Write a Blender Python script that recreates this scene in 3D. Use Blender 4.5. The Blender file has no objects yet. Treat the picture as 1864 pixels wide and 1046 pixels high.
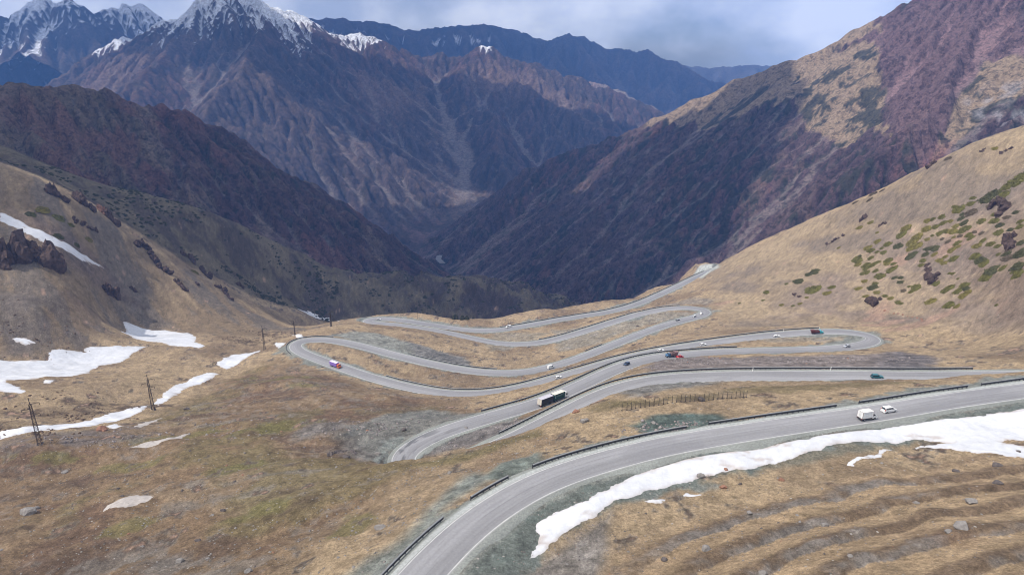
import bpy, bmesh, math, random, time
import numpy as np
from mathutils import Vector, Matrix
T0 = time.time()
random.seed(7)
C = bpy.context.scene.collection
SC = bpy.context.scene

# ------------------------------------------------------------------ camera
F_PX, CU, CV = 1243.0, 932.0, 523.0
PITCH = math.radians(19.2)
cam_d = bpy.data.cameras.new('camera')
cam_d.sensor_width = 36.0
cam_d.lens = 36.0 * F_PX / 1864.0
cam_d.clip_start = 1.0
cam_d.clip_end = 60000.0
cam = bpy.data.objects.new('camera', cam_d)
C.objects.link(cam)
cam.location = (0, 0, 0)
cam.rotation_euler = (math.radians(90) - PITCH, 0, 0)
SC.camera = cam

# ------------------------------------------------------------------ light
SUN_EL, SUN_AZ = math.radians(54), math.radians(-106)      # azimuth from +Y towards +X
sd = bpy.data.lights.new('sun', 'SUN')
sd.energy = 5.0
sd.angle = math.radians(0.6)
sd.color = (1.0, 0.93, 0.84)
sun = bpy.data.objects.new('sun', sd)
C.objects.link(sun)
sun.location = (-300, 0, 400)
dv = Vector((math.sin(SUN_AZ) * math.cos(SUN_EL), math.cos(SUN_AZ) * math.cos(SUN_EL), math.sin(SUN_EL)))
sun.rotation_euler = dv.to_track_quat('Z', 'Y').to_euler()

W = bpy.data.worlds.new('World')
SC.world = W
W.use_nodes = True
nt = W.node_tree
nt.nodes.clear()
def N(t, kind, **kw):
    n = t.nodes.new(kind)
    for k, v in kw.items():
        setattr(n, k, v)
    return n
def L(t, a, b):
    t.links.new(a, b)
out = N(nt, 'ShaderNodeOutputWorld')
bg = N(nt, 'ShaderNodeBackground')
bg.inputs['Strength'].default_value = 0.060
sky = N(nt, 'ShaderNodeTexSky')
sky.sky_type = 'NISHITA'
sky.sun_disc = False
sky.sun_elevation = SUN_EL
sky.sun_rotation = SUN_AZ
sky.altitude = 3000
sky.air_density = 1.0
sky.dust_density = 1.0
tc = N(nt, 'ShaderNodeTexCoord')
sep = N(nt, 'ShaderNodeSeparateXYZ')
L(nt, tc.outputs['Generated'], sep.inputs[0])
# cloud layer coordinates: direction with the vertical stretched, so banks flatten near the horizon
mp = N(nt, 'ShaderNodeMapping')
mp.inputs['Scale'].default_value = (1.0, 1.0, 1.7)
L(nt, tc.outputs['Generated'], mp.inputs['Vector'])
n1 = N(nt, 'ShaderNodeTexNoise')
n1.inputs['Scale'].default_value = 3.2
n1.inputs['Detail'].default_value = 5
n1.inputs['Roughness'].default_value = 0.52
n1.inputs['Distortion'].default_value = 0.1
L(nt, mp.outputs[0], n1.inputs['Vector'])
n2 = N(nt, 'ShaderNodeTexNoise')
n2.inputs['Scale'].default_value = 5.2
n2.inputs['Detail'].default_value = 6
n2.inputs['Roughness'].default_value = 0.55
L(nt, mp.outputs[0], n2.inputs['Vector'])
# cover grows with height above the horizon
cov = N(nt, 'ShaderNodeMapRange')
cov.inputs['From Min'].default_value = -0.02
cov.inputs['From Max'].default_value = 0.10
cov.inputs['To Min'].default_value = 0.02
cov.inputs['To Max'].default_value = 0.22
L(nt, sep.outputs['Z'], cov.inputs['Value'])
a1 = N(nt, 'ShaderNodeMath', operation='ADD')
L(nt, n1.outputs['Fac'], a1.inputs[0]); L(nt, cov.outputs[0], a1.inputs[1])
cr = N(nt, 'ShaderNodeMapRange', interpolation_type='SMOOTHSTEP')
cr.inputs['From Min'].default_value = 0.42
cr.inputs['From Max'].default_value = 0.66
L(nt, a1.outputs[0], cr.inputs['Value'])
ccol = N(nt, 'ShaderNodeValToRGB')
ccol.color_ramp.elements[0].position = 0.36
ccol.color_ramp.elements[0].color = (12.0, 13.4, 16.0, 1)
ccol.color_ramp.elements[1].position = 0.60
ccol.color_ramp.elements[1].color = (23.0, 23.3, 24.0, 1)
L(nt, n2.outputs['Fac'], ccol.inputs['Fac'])
mx = N(nt, 'ShaderNodeMix', data_type='RGBA')
L(nt, cr.outputs[0], mx.inputs['Factor'])
L(nt, sky.outputs[0], mx.inputs['A'])
L(nt, ccol.outputs['Color'], mx.inputs['B'])
L(nt, mx.outputs['Result'], bg.inputs['Color'])
L(nt, bg.outputs[0], out.inputs['Surface'])

SC.view_settings.view_transform = 'Standard'
SC.view_settings.look = 'None'
SC.view_settings.exposure = 0.05
SC.view_settings.gamma = 1.0
SC.view_settings.use_curve_mapping = False
SC.cycles.filter_width = 1.0
SC.cycles.max_bounces = 6
SC.cycles.volume_bounces = 0
SC.cycles.transparent_max_bounces = 8

# ------------------------------------------------------------------ projection helpers (photo pixel -> place)
cP, sP = math.cos(PITCH), math.sin(PITCH)
def ray(u, v):
    a = (np.asarray(u, float) - CU) / F_PX
    b = -(np.asarray(v, float) - CV) / F_PX
    return np.stack([a, cP + b * sP + 0 * a, -sP + b * cP + 0 * a], -1)
def at_z(u, v, z):
    d = ray(u, v)
    return d * (np.asarray(z, float) / d[..., 2])[..., None]
def at_h(u, v, h):
    d = ray(u, v)
    return d * (np.asarray(h, float) / np.hypot(d[..., 0], d[..., 1]))[..., None]
def proj(p):
    p = np.asarray(p, float)
    yc = p[..., 1] * cP - p[..., 2] * sP
    zc = p[..., 1] * sP + p[..., 2] * cP
    return CU + F_PX * p[..., 0] / yc, CV - F_PX * zc / yc

# ------------------------------------------------------------------ noise
def _hash(ix, iy, seed):
    h = (ix.astype(np.int64) * 374761393 + iy.astype(np.int64) * 668265263 + seed * 362437) & 0xffffffff
    h = ((h ^ (h >> 13)) * 1274126177) & 0xffffffff
    h = ((h ^ (h >> 16)) * 2246822519) & 0xffffffff
    return ((h ^ (h >> 15)) & 0xffffff).astype(np.float32) / 16777215.0
def vnoise(x, y, seed=0):
    ix = np.floor(x); iy = np.floor(y)
    fx = (x - ix).astype(np.float32); fy = (y - iy).astype(np.float32)
    fx = fx * fx * fx * (fx * (fx * 6 - 15) + 10); fy = fy * fy * fy * (fy * (fy * 6 - 15) + 10)
    a = _hash(ix, iy, seed); b = _hash(ix + 1, iy, seed)
    c = _hash(ix, iy + 1, seed); d = _hash(ix + 1, iy + 1, seed)
    return (a + (b - a) * fx) * (1 - fy) + (c + (d - c) * fx) * fy
def fbm(x, y, wl, octs=5, seed=0, gain=0.5):
    s = 0; amp = 1; tot = 0; ca, sa = 0.8, 0.6
    X = x / wl; Y = y / wl
    for o in range(octs):
        s = s + amp * (vnoise(X, Y, seed + o * 17) * 2 - 1); tot += amp
        amp *= gain
        X, Y = (X * ca - Y * sa) * 2.03 + 13.7, (X * sa + Y * ca) * 2.03 + 5.1
    return s / tot
def ridged(x, y, wl, octs=5, seed=0, gain=0.5):
    s = 0; amp = 1; tot = 0; ca, sa = 0.8, 0.6
    X = x / wl; Y = y / wl
    for o in range(octs):
        s = s + amp * (1 - np.abs(vnoise(X, Y, seed + o * 17) * 2 - 1)); tot += amp
        amp *= gain
        X, Y = (X * ca - Y * sa) * 2.03 + 13.7, (X * sa + Y * ca) * 2.03 + 5.1
    return s / tot
def ss(x, a, b):
    t = np.clip((x - a) / (b - a), 0, 1)
    return t * t * (3 - 2 * t)
def lerp(a, b, t):
    return a + (b - a) * t
def mixc(col, c, m):
    return col + (np.asarray(c, np.float32) - col) * m[..., None]

# ------------------------------------------------------------------ materials
def mat(name, color=(0.5, 0.5, 0.5), rough=0.8, metal=0.0, attr=False, noise=None, bump=None, spec=0.3, coat=0.0):
    """procedural principled material; noise = (scale, amount), bump = (scale, metres)"""
    m = bpy.data.materials.new(name); m.use_nodes = True
    t = m.node_tree; b = t.nodes['Principled BSDF']
    b.inputs['Roughness'].default_value = rough
    b.inputs['Metallic'].default_value = metal
    b.inputs['Specular IOR Level'].default_value = spec
    b.inputs['Coat Weight'].default_value = coat
    tcn = N(t, 'ShaderNodeTexCoord')
    if attr:
        src = N(t, 'ShaderNodeAttribute'); src.attribute_name = 'Col'; so = src.outputs['Color']
    else:
        src = N(t, 'ShaderNodeRGB'); src.outputs[0].default_value = (*color, 1); so = src.outputs[0]
    if noise:
        nz = N(t, 'ShaderNodeTexNoise'); nz.inputs['Scale'].default_value = noise[0]
        nz.inputs['Detail'].default_value = 5; nz.inputs['Roughness'].default_value = 0.65
        L(t, tcn.outputs['Object'], nz.inputs['Vector'])
        mr = N(t, 'ShaderNodeMapRange')
        mr.inputs['From Min'].default_value = 0.3; mr.inputs['From Max'].default_value = 0.7
        mr.inputs['To Min'].default_value = 1 - noise[1]; mr.inputs['To Max'].default_value = 1 + noise[1]
        L(t, nz.outputs['Fac'], mr.inputs['Value'])
        vm = N(t, 'ShaderNodeVectorMath', operation='SCALE')
        L(t, so, vm.inputs[0]); L(t, mr.outputs[0], vm.inputs['Scale'])
        so = vm.outputs[0]
    L(t, so, b.inputs['Base Color'])
    if bump:
        nb = N(t, 'ShaderNodeTexNoise'); nb.inputs['Scale'].default_value = bump[0]
        nb.inputs['Detail'].default_value = 6; nb.inputs['Roughness'].default_value = 0.7
        L(t, tcn.outputs['Object'], nb.inputs['Vector'])
        bp = N(t, 'ShaderNodeBump'); bp.inputs['Strength'].default_value = 1.0
        bp.inputs['Distance'].default_value = bump[1]
        L(t, nb.outputs['Fac'], bp.inputs['Height']); L(t, bp.outputs[0], b.inputs['Normal'])
    return m

# ------------------------------------------------------------------ object helpers
def tag(o, label=None, cat=None, group=None, kind=None):
    if label: o['label'] = label
    if cat: o['category'] = cat
    if group: o['group'] = group
    if kind: o['kind'] = kind
    return o
def link(name, me, parent=None):
    o = bpy.data.objects.new(name, me); C.objects.link(o)
    if parent is not None: o.parent = parent
    return o
def empty(name, loc=(0, 0, 0), rz=0.0):
    o = bpy.data.objects.new(name, None); C.objects.link(o)
    o.location = loc; o.rotation_euler = (0, 0, rz); o.empty_display_size = 1
    return o
def grid_mesh(name, P, col=None, mask=None, smooth=True, material=None):
    """P: (rows, cols, 3). mask: (rows-1, cols-1) bool of the faces to keep"""
    R, K = P.shape[:2]
    idx = np.arange(R * K, dtype=np.int32).reshape(R, K)
    q = np.stack([idx[:-1, :-1], idx[:-1, 1:], idx[1:, 1:], idx[1:, :-1]], -1)
    q = q.reshape(-1, 4) if mask is None else q[mask]
    pts = P.reshape(-1, 3)
    cc = None if col is None else col.reshape(-1, 3)
    if mask is not None:
        used = np.zeros(R * K, bool); used[q.ravel()] = True
        remap = np.cumsum(used) - 1
        q = remap[q].astype(np.int32); pts = pts[used]
        if cc is not None: cc = cc[used]
    me = bpy.data.meshes.new(name)
    me.vertices.add(len(pts)); me.vertices.foreach_set('co', pts.astype(np.float32).ravel())
    n = len(q)
    me.loops.add(n * 4); me.loops.foreach_set('vertex_index', q.ravel())
    me.polygons.add(n); me.polygons.foreach_set('loop_start', np.arange(0, 4 * n, 4, dtype=np.int32))
    me.polygons.foreach_set('use_smooth', np.full(n, smooth))
    me.update()
    if cc is not None:
        at = me.attributes.new('Col', 'FLOAT_COLOR', 'POINT')
        at.data.foreach_set('color', np.concatenate([cc, np.ones((len(cc), 1))], 1).astype(np.float32).ravel())
    if material: me.materials.append(material)
    return me
# ------------------------------------------------------------------ the road, as photographed: (u, v, z) along the centre line
R_NEAR = [(560,1420,-96),(640,1230,-96.5),(715,1110,-97),(797,1015,-98),(880,940,-99.2),(985,878,-100.5),(1100,839,-101.8),(1220,809.5,-103),
          (1350,787.5,-104.2),(1480,768,-105.3),(1600,750.5,-106.3),(1730,729,-107.5),(1864,710.5,-108.7),(2000,690,-110.5)]
R_TWO = [(2010,684,-118.5),(1900,684,-120),(1790,684.5,-122),(1680,685,-123.5),(1560,684,-125),(1450,683.5,-126.5),(1340,684,-128),(1240,688,-129.6),
         (1160,698,-131),(1100,717,-132.5),(1070,731,-133.5),(1040,746,-134.6),(1007,763,-135.8),(950,792,-137.4),(905,813,-139),(860,832,-140.7),(815,847,-142.4),(775,857,-143.9),(742,854,-145.3),(727,838,-146.4),(742,820,-147.2),(775,799,-148.3),(830,778,-149.7),(900,757,-151.5),(985,732,-154),(1060,700,-158),(1130,668,-162.5),
         (1190,652,-165.7),(1260,644.5,-168.5),(1330,640,-171),(1410,638.5,-173.5),(1480,636,-176),(1540,632,-178),(1583,624,-179.8),(1592,615,-181),
         (1568,607,-182.2),(1520,603,-183.5),(1450,606,-185),(1370,614,-187),(1290,625,-189.2),(1220,636,-191.2),(1150,650,-193.2),(1080,669,-195.2),
         (1010,690,-197.5),(950,706,-199.5),(890,716,-201.2),(820,717,-203),(750,706,-204.8),(680,688,-206.5),(620,668,-208),(570,650,-209.5),
         (540,636,-211),(538,625,-212.2),(560,618,-213.2),(610,620,-214.3),(670,633,-215.5),(730,649,-216.7),(790,663,-218),(850,674,-219.3),(910,679,-220.8),
         (965,676,-222.2),(1020,663,-223.8),(1070,646,-225.6),(1120,626,-227.6),(1170,606,-229.8),(1220,589,-232),(1262,578,-234),(1285,570,-235.8),(1280,563,-237.2),
         (1250,560,-238.5),(1210,562.5,-239.8),(1160,573,-241.8),(1110,588,-243.7),(1060,604,-245.5),(1010,618,-247.3),(960,626,-249),(910,625,-250.6),(860,616,-252.2),
         (810,605,-254),(760,596.5,-255.8),(715,591,-257.5),(680,588,-258.8),(665,584.5,-260),(680,580,-261.3),(715,581,-262.6),(760,587,-263.8),(810,595,-265),
         (860,601,-266.3),(910,600,-267.6),(960,592,-269.2),(1010,583,-270.8),(1060,575,-272.4),(1110,567,-274),(1160,553,-276),(1205,534,-278.4),(1245,515,-281),(1275,501,-284),
         (1300,491,-288),(1330,478,-293)]
def road_points(L_):
    a = np.array(L_, float)
    p = at_z(a[:, 0], a[:, 1], a[:, 2])
    return p
def smooth_line(p, step=3.0, sig=6.0):
    # Catmull-Rom, resample evenly, then a gentle gaussian
    out_ = []
    q = np.vstack([2 * p[0] - p[1], p, 2 * p[-1] - p[-2]])
    for i in range(1, len(q) - 2):
        n = max(2, int(np.linalg.norm(q[i + 1] - q[i]) / 1.0))
        t = np.linspace(0, 1, n, endpoint=False)[:, None]
        out_.append(0.5 * ((2 * q[i]) + (-q[i - 1] + q[i + 1]) * t + (2 * q[i - 1] - 5 * q[i] + 4 * q[i + 1] - q[i + 2]) * t ** 2
                           + (-q[i - 1] + 3 * q[i] - 3 * q[i + 1] + q[i + 2]) * t ** 3))
    c = np.vstack(out_ + [q[-2][None]])
    s = np.concatenate([[0], np.cumsum(np.linalg.norm(np.diff(c, axis=0), axis=1))])
    n = int(s[-1] / step)
    si = np.linspace(0, s[-1], n)
    c = np.stack([np.interp(si, s, c[:, k]) for k in range(3)], 1)
    w = int(3 * sig / step)
    kx = np.arange(-w, w + 1); kern = np.exp(-0.5 * (kx * step / sig) ** 2); kern /= kern.sum()
    for k in range(3):
        pad = np.concatenate([2 * c[0, k] - c[1:w + 1, k][::-1], c[:, k], 2 * c[-1, k] - c[-w - 1:-1, k][::-1]])
        c[:, k] = np.convolve(pad, kern, 'valid')
    return c
pa = road_points(R_NEAR); pb = road_points(R_TWO)
# the bend that joins the two, outside the frame to the right
pe, pd = pa[-1], pb[0]
mid = (pe + pd) / 2; gap = np.linalg.norm((pe - pd)[:2]) / 2
dirx = (pa[-1] - pa[-2]); dirx = dirx / np.linalg.norm(dirx[:2])
arc = []
for t in np.linspace(0.15, 0.85, 5):
    th = math.pi * t
    arc.append(mid + (pe - pd) / 2 * math.cos(th) + dirx * gap * 1.0 * math.sin(th))
arc = np.array(arc); arc[:, 2] = np.linspace(pe[2], pd[2], 7)[1:-1]
ROAD = smooth_line(np.vstack([pa, arc, pb]))
print('road points', len(ROAD), 'arc gap', gap)
tang = np.gradient(ROAD[:, :2], axis=0); tang /= np.linalg.norm(tang, axis=1)[:, None]
NORM = np.stack([-tang[:, 1], tang[:, 0]], 1)       # to the left of travel
HALF = 4.7                                            # asphalt half width
# full road arc length
RS = np.concatenate([[0], np.cumsum(np.linalg.norm(np.diff(ROAD, axis=0), axis=1))])

# ------------------------------------------------------------------ ground control points
GZ = [  # (u, v, z) seen on the photograph
 (1864,1046,-86),(1600,1046,-90),(1350,1046,-94),(1120,1046,-97.5),(980,1046,-99.5),(1864,930,-94),(1500,930,-99),(1200,930,-101.5),
 (1864,830,-107),(1650,822,-107),(1400,838,-106),(1200,880,-103.8),(1000,985,-101),(1864,780,-108.5),(1650,785,-107.8),
 (640,1046,-104),(500,1046,-113),(250,1046,-124),(0,1046,-131),(-300,1046,-136),(650,960,-112),(450,930,-128),(200,930,-139),(0,920,-144),
 (780,900,-107),(870,850,-111),(960,815,-112),(1060,790,-112),(1200,765,-112),(1350,745,-113),(1500,725,-112.5),(1650,700,-112.5),(1760,684,-113),(1864,672,-113.5),
 (740,838,-133),(800,825,-129),(850,814,-126.5),(905,797,-123),(950,783,-122),(1000,765,-121),(1045,748,-120.5),(1090,726,-121),(1130,712,-123),
 (1300,706,-123),(1500,700,-121.5),(1700,693,-119.5),
 (650,850,-134),(560,860,-137),(600,830,-143),(660,830,-144.5),(690,800,-147),(640,760,-156),(700,740,-165),(800,740,-168),(560,790,-150),
 (400,850,-140),(250,850,-146),(100,850,-150),(0,850,-152),(420,790,-155),(300,800,-156),(200,800,-158),(68,808,-154),(0,815,-157),
 (500,740,-172),(400,730,-184),(276,747,-181),(450,690,-199),(520,700,-188),(560,680,-200),(500,660,-211),
 # stream bed with snow
 (0,790,-160),(120,778,-169),(200,762,-177),(290,728,-189),(350,698,-201),(400,675,-212),(440,655,-222),(470,640,-232),(530,615,-250),(560,598,-262),
 # hummocks beyond the stream
 (100,740,-172),(0,740,-168),(200,690,-190),(300,670,-206),(350,640,-218),(420,620,-232),(100,700,-184),(-200,740,-158),
 (0,690,-185),(300,612,-232),(380,600,-243),
 # embankment between road bends
 (1350,655,-160),(1550,650,-155),(1650,650,-150),(1720,668,-137),(1250,662,-155),(1450,668,-137),(1300,672,-136),
 (1700,640,-160),(1800,640,-150),(1864,620,-150),(1864,660,-128),(1800,600,-166),(1700,600,-176),
 (620,608,-224),(700,600,-235),(760,605,-240),(620,590,-236),(570,602,-228),(660,590,-246),(700,592.5,-250),(745,597,-249),
 (900,650,-235),(1000,640,-240),(1100,545,-276),(980,563,-277),(930,578,-271),(850,581,-268),(770,570,-268),(720,572,-265),(655,578,-262),(620,584,-252),
 (1190,522,-287),(1255,488,-296),(1275,484,-298),(1320,545,-238),
]
def at_y(u, v, y):
    d = ray(u, v)
    return d * (np.asarray(y, float) / d[..., 1])[..., None]
GH = [  # (u, v, depth): crests of the hillsides
 (2100,150,560),(1864,232,610),(1780,262,625),(1700,303,645),(1630,338,670),(1560,372,700),(1480,408,745),(1400,440,790),(1340,462,835),(1300,484,868),
 (-250,262,570),(-100,282,600),(0,312,612),(100,345,632),(200,405,662),(330,485,705),(450,545,755),(560,578,820),
 (-250,215,700),(-100,238,715),(0,264,725),(90,300,745),(170,331,770),(250,352,800),(330,375,830),(400,400,865),(460,425,905),(530,455,950),(600,484,1005),(650,497,1050),
 (720,499,1080),(800,500,1110),(870,508,1125),(960,520,1150),(1040,551,1190),
 (200,370,722),(330,430,775),(450,500,840),(560,545,900),(640,565,935),
 (700,540,1000),(800,550,1010),(900,560,1020),(980,570,1040),
]
DIP = [(-100,262,655),(0,290,665),(60,310,680),(120,338,690),(100,322,700)]
FALL = [  # (u, v, z of the foot) -> (u, v, h of the crest), sag of the slope between
 ((-120,640,-178),(-100,282,600),3),((0,650,-193),(0,312,612),4),((150,640,-206),(100,345,632),4),((215,600,-224),(200,405,662),4),
 ((390,590,-246),(330,485,705),2),((470,585,-262),(450,545,755),1),((60,560,-176),(150,375,645),0),
 ((2150,620,-120),(2100,150,560),4),((1864,590,-152),(1864,232,610),6),((1700,585,-178),(1700,303,645),7),((1560,580,-194),(1560,372,700),7),
 ((1430,585,-212),(1480,408,745),6),((1330,560,-233),(1400,440,790),5)]
GX = []  # places that the photograph does not show: (x, y, z)
def beyond(u, v, h, dh, dz):
    p = at_y(u, v, h); k = (h + dh) / h
    GX.append((p[0] * k, p[1] * k, p[2] + dz))
for f_, c_, sag in FALL:
    p0 = at_z(f_[0], f_[1], f_[2]); p1 = at_y(c_[0], c_[1], c_[2])
    for t in (0.0, 0.17, 0.34, 0.5, 0.67, 0.84):
        q = p0 + (p1 - p0) * t; GX.append((q[0], q[1], q[2] - sag * 4 * t * (1 - t)))
for (u, v, h) in [(2100,150,560),(1864,232,610),(1700,295,645),(1560,355,700),(1400,430,790),(1310,476,860)]:
    beyond(u, v, h, 60, -20); beyond(u, v, h, 260, -170)
for (u, v, h) in [(-250,215,700),(0,264,725),(170,331,770),(330,375,830),(460,425,905),(600,484,1005),(720,499,1080),(870,508,1125),(960,520,1150),(1040,551,1190)]:
    beyond(u, v, h, 50, -22); beyond(u, v, h, 300, -210)
for (u, v, z) in [(640,578,-262),(720,572,-265),(850,581,-268),(980,563,-277),(1100,545,-276),(1190,522,-287),(1262,487,-297)]:
    p = at_z(u, v, z); h = math.hypot(p[0], p[1])
    beyond(u, v, p[1], 30, -18); beyond(u, v, p[1], 130, -110)
for (u, h, z) in [(1200,1100,-470),(1400,1150,-420),(1050,1400,-560),(700,1500,-600),(1300,1500,-560)]:
    p = at_h(u, 500, h); GX.append((p[0], p[1], z))
GX += [(0,40,-84),(-60,60,-104),(60,40,-82),(120,60,-80),(-160,60,-128),(-260,120,-140),(250,100,-84),(330,200,-100),(0,-60,-70),(-200,-60,-130),(200,-60,-75),
       (420,330,-150),(480,240,-95),(-420,260,-150),(-520,200,-120)]

ctrl = []
a = np.array(GZ, float); ctrl.append(at_z(a[:, 0], a[:, 1], a[:, 2]))
a = np.array(GH + DIP, float); ctrl.append(at_y(a[:, 0], a[:, 1], a[:, 2]))
ctrl.append(np.array(GX, float))
ctrl.append(ROAD[::6])
CT = np.vstack(ctrl)
def tps_fit(P, lam=0.5):
    xy = P[:, :2] / 300.0; n = len(P)
    d2 = ((xy[:, None] - xy[None]) ** 2).sum(-1)
    K = 0.5 * d2 * np.log(d2 + 1e-12)
    K[np.arange(n), np.arange(n)] = lam * 1e-3
    Pm = np.hstack([np.ones((n, 1)), xy])
    A = np.zeros((n + 3, n + 3)); A[:n, :n] = K; A[:n, n:] = Pm; A[n:, :n] = Pm.T
    b = np.concatenate([P[:, 2], [0, 0, 0]])
    return xy, np.linalg.solve(A, b)
TX, TW = tps_fit(CT)
def tps_eval(x, y):
    sh = np.shape(x)
    q = np.stack([np.ravel(x), np.ravel(y)], 1) / 300.0
    r = np.empty(len(q))
    n = len(TX)
    for i in range(0, len(q), 20000):
        s = q[i:i + 20000]
        d2 = (s[:, 0:1] - TX[None, :, 0]) ** 2 + (s[:, 1:2] - TX[None, :, 1]) ** 2
        r[i:i + 20000] = (0.5 * d2 * np.log(d2 + 1e-12)) @ TW[:n] + TW[n] + s @ TW[n + 1:]
    return r.reshape(sh)
# base surface on a 4 m lattice, bicubic-ish lookup
BX0, BX1, BY0, BY1, BD = -1150.0, 1150.0, -80.0, 1560.0, 5.0
bx = np.arange(BX0, BX1 + BD, BD); by = np.arange(BY0, BY1 + BD, BD)
BX, BY = np.meshgrid(bx, by)
BZ = tps_eval(BX, BY)
print('tps', time.time() - T0, BZ.shape)
def bilin(G, x, y):
    gx = np.clip((np.asarray(x) - BX0) / BD, 0, len(bx) - 1.001); gy = np.clip((np.asarray(y) - BY0) / BD, 0, len(by) - 1.001)
    i = gx.astype(int); j = gy.astype(int); fx = gx - i; fy = gy - j
    return (G[j, i] * (1 - fx) + G[j, i + 1] * fx) * (1 - fy) + (G[j + 1, i] * (1 - fx) + G[j + 1, i + 1] * fx) * fy

# ------------------------------------------------------------------ distance to the road
def road_dist(x, y):
    x = np.ravel(x); y = np.ravel(y)
    dd = np.full(len(x), 1e9); zz = np.zeros(len(x)); sg = np.zeros(len(x)); kk = np.zeros(len(x), int)
    rx, ry = ROAD[:, 0].astype(np.float32), ROAD[:, 1].astype(np.float32)
    # coarse cull by box
    for i in range(0, len(x), 20000):
        xs = x[i:i + 20000].astype(np.float32); ys = y[i:i + 20000].astype(np.float32)
        sel = np.where((rx > xs.min() - 130) & (rx < xs.max() + 130) & (ry > ys.min() - 130) & (ry < ys.max() + 130))[0]
        if len(sel) == 0: continue
        d2 = (xs[:, None] - rx[None, sel]) ** 2 + (ys[:, None] - ry[None, sel]) ** 2
        k = sel[np.argmin(d2, 1)]
        ex = x[i:i + 20000] - ROAD[k, 0]; ey = y[i:i + 20000] - ROAD[k, 1]
        al = ex * tang[k, 0] + ey * tang[k, 1]; la = ex * NORM[k, 0] + ey * NORM[k, 1]
        al = np.clip(al, -2.2, 2.2)
        k2 = np.clip(k + np.sign(al).astype(int), 0, len(ROAD) - 1)
        seg = 3.0
        zz[i:i + 20000] = ROAD[k, 2] + (ROAD[k2, 2] - ROAD[k, 2]) * np.abs(al) / seg
        dd[i:i + 20000] = np.sqrt(d2.min(1)); 
        near = dd[i:i + 20000] < 40
        dd[i:i + 20000] = np.where(near, np.maximum(np.abs(la), np.sqrt(np.maximum(ex ** 2 + ey ** 2 - 2.2 ** 2, 0))), dd[i:i + 20000])
        sg[i:i + 20000] = np.sign(la); kk[i:i + 20000] = k
    return dd, zz, sg, kk
K_NEAR_END = int(np.argmin(np.linalg.norm(ROAD[:, :2] - pa[-1][:2], axis=1)))
print('near road ends at sample', K_NEAR_END)
LEFT_OF_NEAR = 1

def ground(x, y, fine=True, full=False):
    """height of the near ground at (x, y)"""
    sh = np.shape(x); x = np.ravel(np.asarray(x, float)); y = np.ravel(np.asarray(y, float))
    z = bilin(BZ, x, y)
    dd, zr, sg, kk = road_dist(x, y)
    h = np.hypot(x, y)
    far = ss(h, 450, 900)
    away = ss(dd, 8, 30)
    # broad hummocks and gullies
    z = z + (fbm(x, y, 70, 4, 3) * (1.8 + 1.2 * far) + fbm(x, y, 22, 3, 9) * (0.8 + 0.3 * far)) * away
    # the far spur is broken by gullies and ribs
    sp_ = ss(y - 640 - 0.25 * np.abs(x), 60, 220) * ss(x, -420, -150) * (1 - ss(x, 260, 420)) * away
    rx_ = x + 22 * fbm(x, y, 70, 3, 43); ry_ = y + 22 * fbm(x, y, 70, 3, 44)
    rib = ridged(rx_ * 1.5, ry_ * 0.55, 62, 5, 45, 0.55)
    z = z + sp_ * (rib - 0.62) * 32 * ss(y, 880, 1000) + sp_ * (rib - 0.62) * 5
    # hummocky ground below the left bend
    hm_ = (1 - ss(x - 0.12 * y, -60, 10)) * (1 - ss(y, 420, 520)) * ss(dd, 10, 32)
    qx = x + 9 * fbm(x, y, 40, 3, 47); qy = y + 9 * fbm(x, y, 40, 3, 48)
    z = z + hm_ * (2.4 * fbm(qx * 0.7 + qy * 0.5, qy * 1.2 - qx * 0.4, 38, 4, 49) + 0.9 * fbm(qx, qy, 13, 3, 50) - 1.5 * (ridged(qx * 1.3 + qy * 0.9, qy * 0.5 - qx * 0.6, 42, 4, 51) - 0.6))
    # little ledges and creep steps that run along the slopes
    rg = ridged(x + 6 * fbm(x, y, 30, 2, 41), y + 6 * fbm(x, y, 30, 2, 42), 26, 4, 21)
    z = z + (rg - 0.6) * (1.4 + 0.4 * far) * away
    # terraces of the slope in the lower right corner: they follow the road
    near = (kk < K_NEAR_END) & (sg < 0)
    tm = ss(dd, 30, 40) * near * ss(x, 0, 40) * (1 - ss(dd, 150, 175))
    td = dd + 3.6 * fbm(x, y, 70, 3, 77) + 1.4 * fbm(x, y, 9, 3, 78)
    w = np.mod(td / 9.6, 1.0)
    z = z + tm * 1.0 * (ss(w, 0, 0.74) - ss(w, 0.74, 1.0) - 0.5)
    if fine:
        z = z + fbm(x, y, 7, 3, 15) * 0.55 * ss(dd, 7, 12) + fbm(x, y, 2.2, 2, 16) * 0.2 * ss(dd, 7, 10)
        # crumbly rock where it is steep on the far spur
    # road bench: cut and fill
    up = zr + 0.1 + np.maximum(dd - 7.0, 0) * 1.15
    dn = zr - 0.25 - np.maximum(dd - 6.3, 0) * 0.66
    wgt = 1 - ss(dd, 18, 32)
    zc = np.minimum(np.maximum(z, dn), up)
    z = lerp(z, zc, wgt)
    z = np.where(dd < 6.2, np.minimum(z, zr - 0.3), z)
    if full: return z.reshape(sh), dd.reshape(sh), zr.reshape(sh), sg.reshape(sh), kk.reshape(sh)
    return z.reshape(sh)

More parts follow.
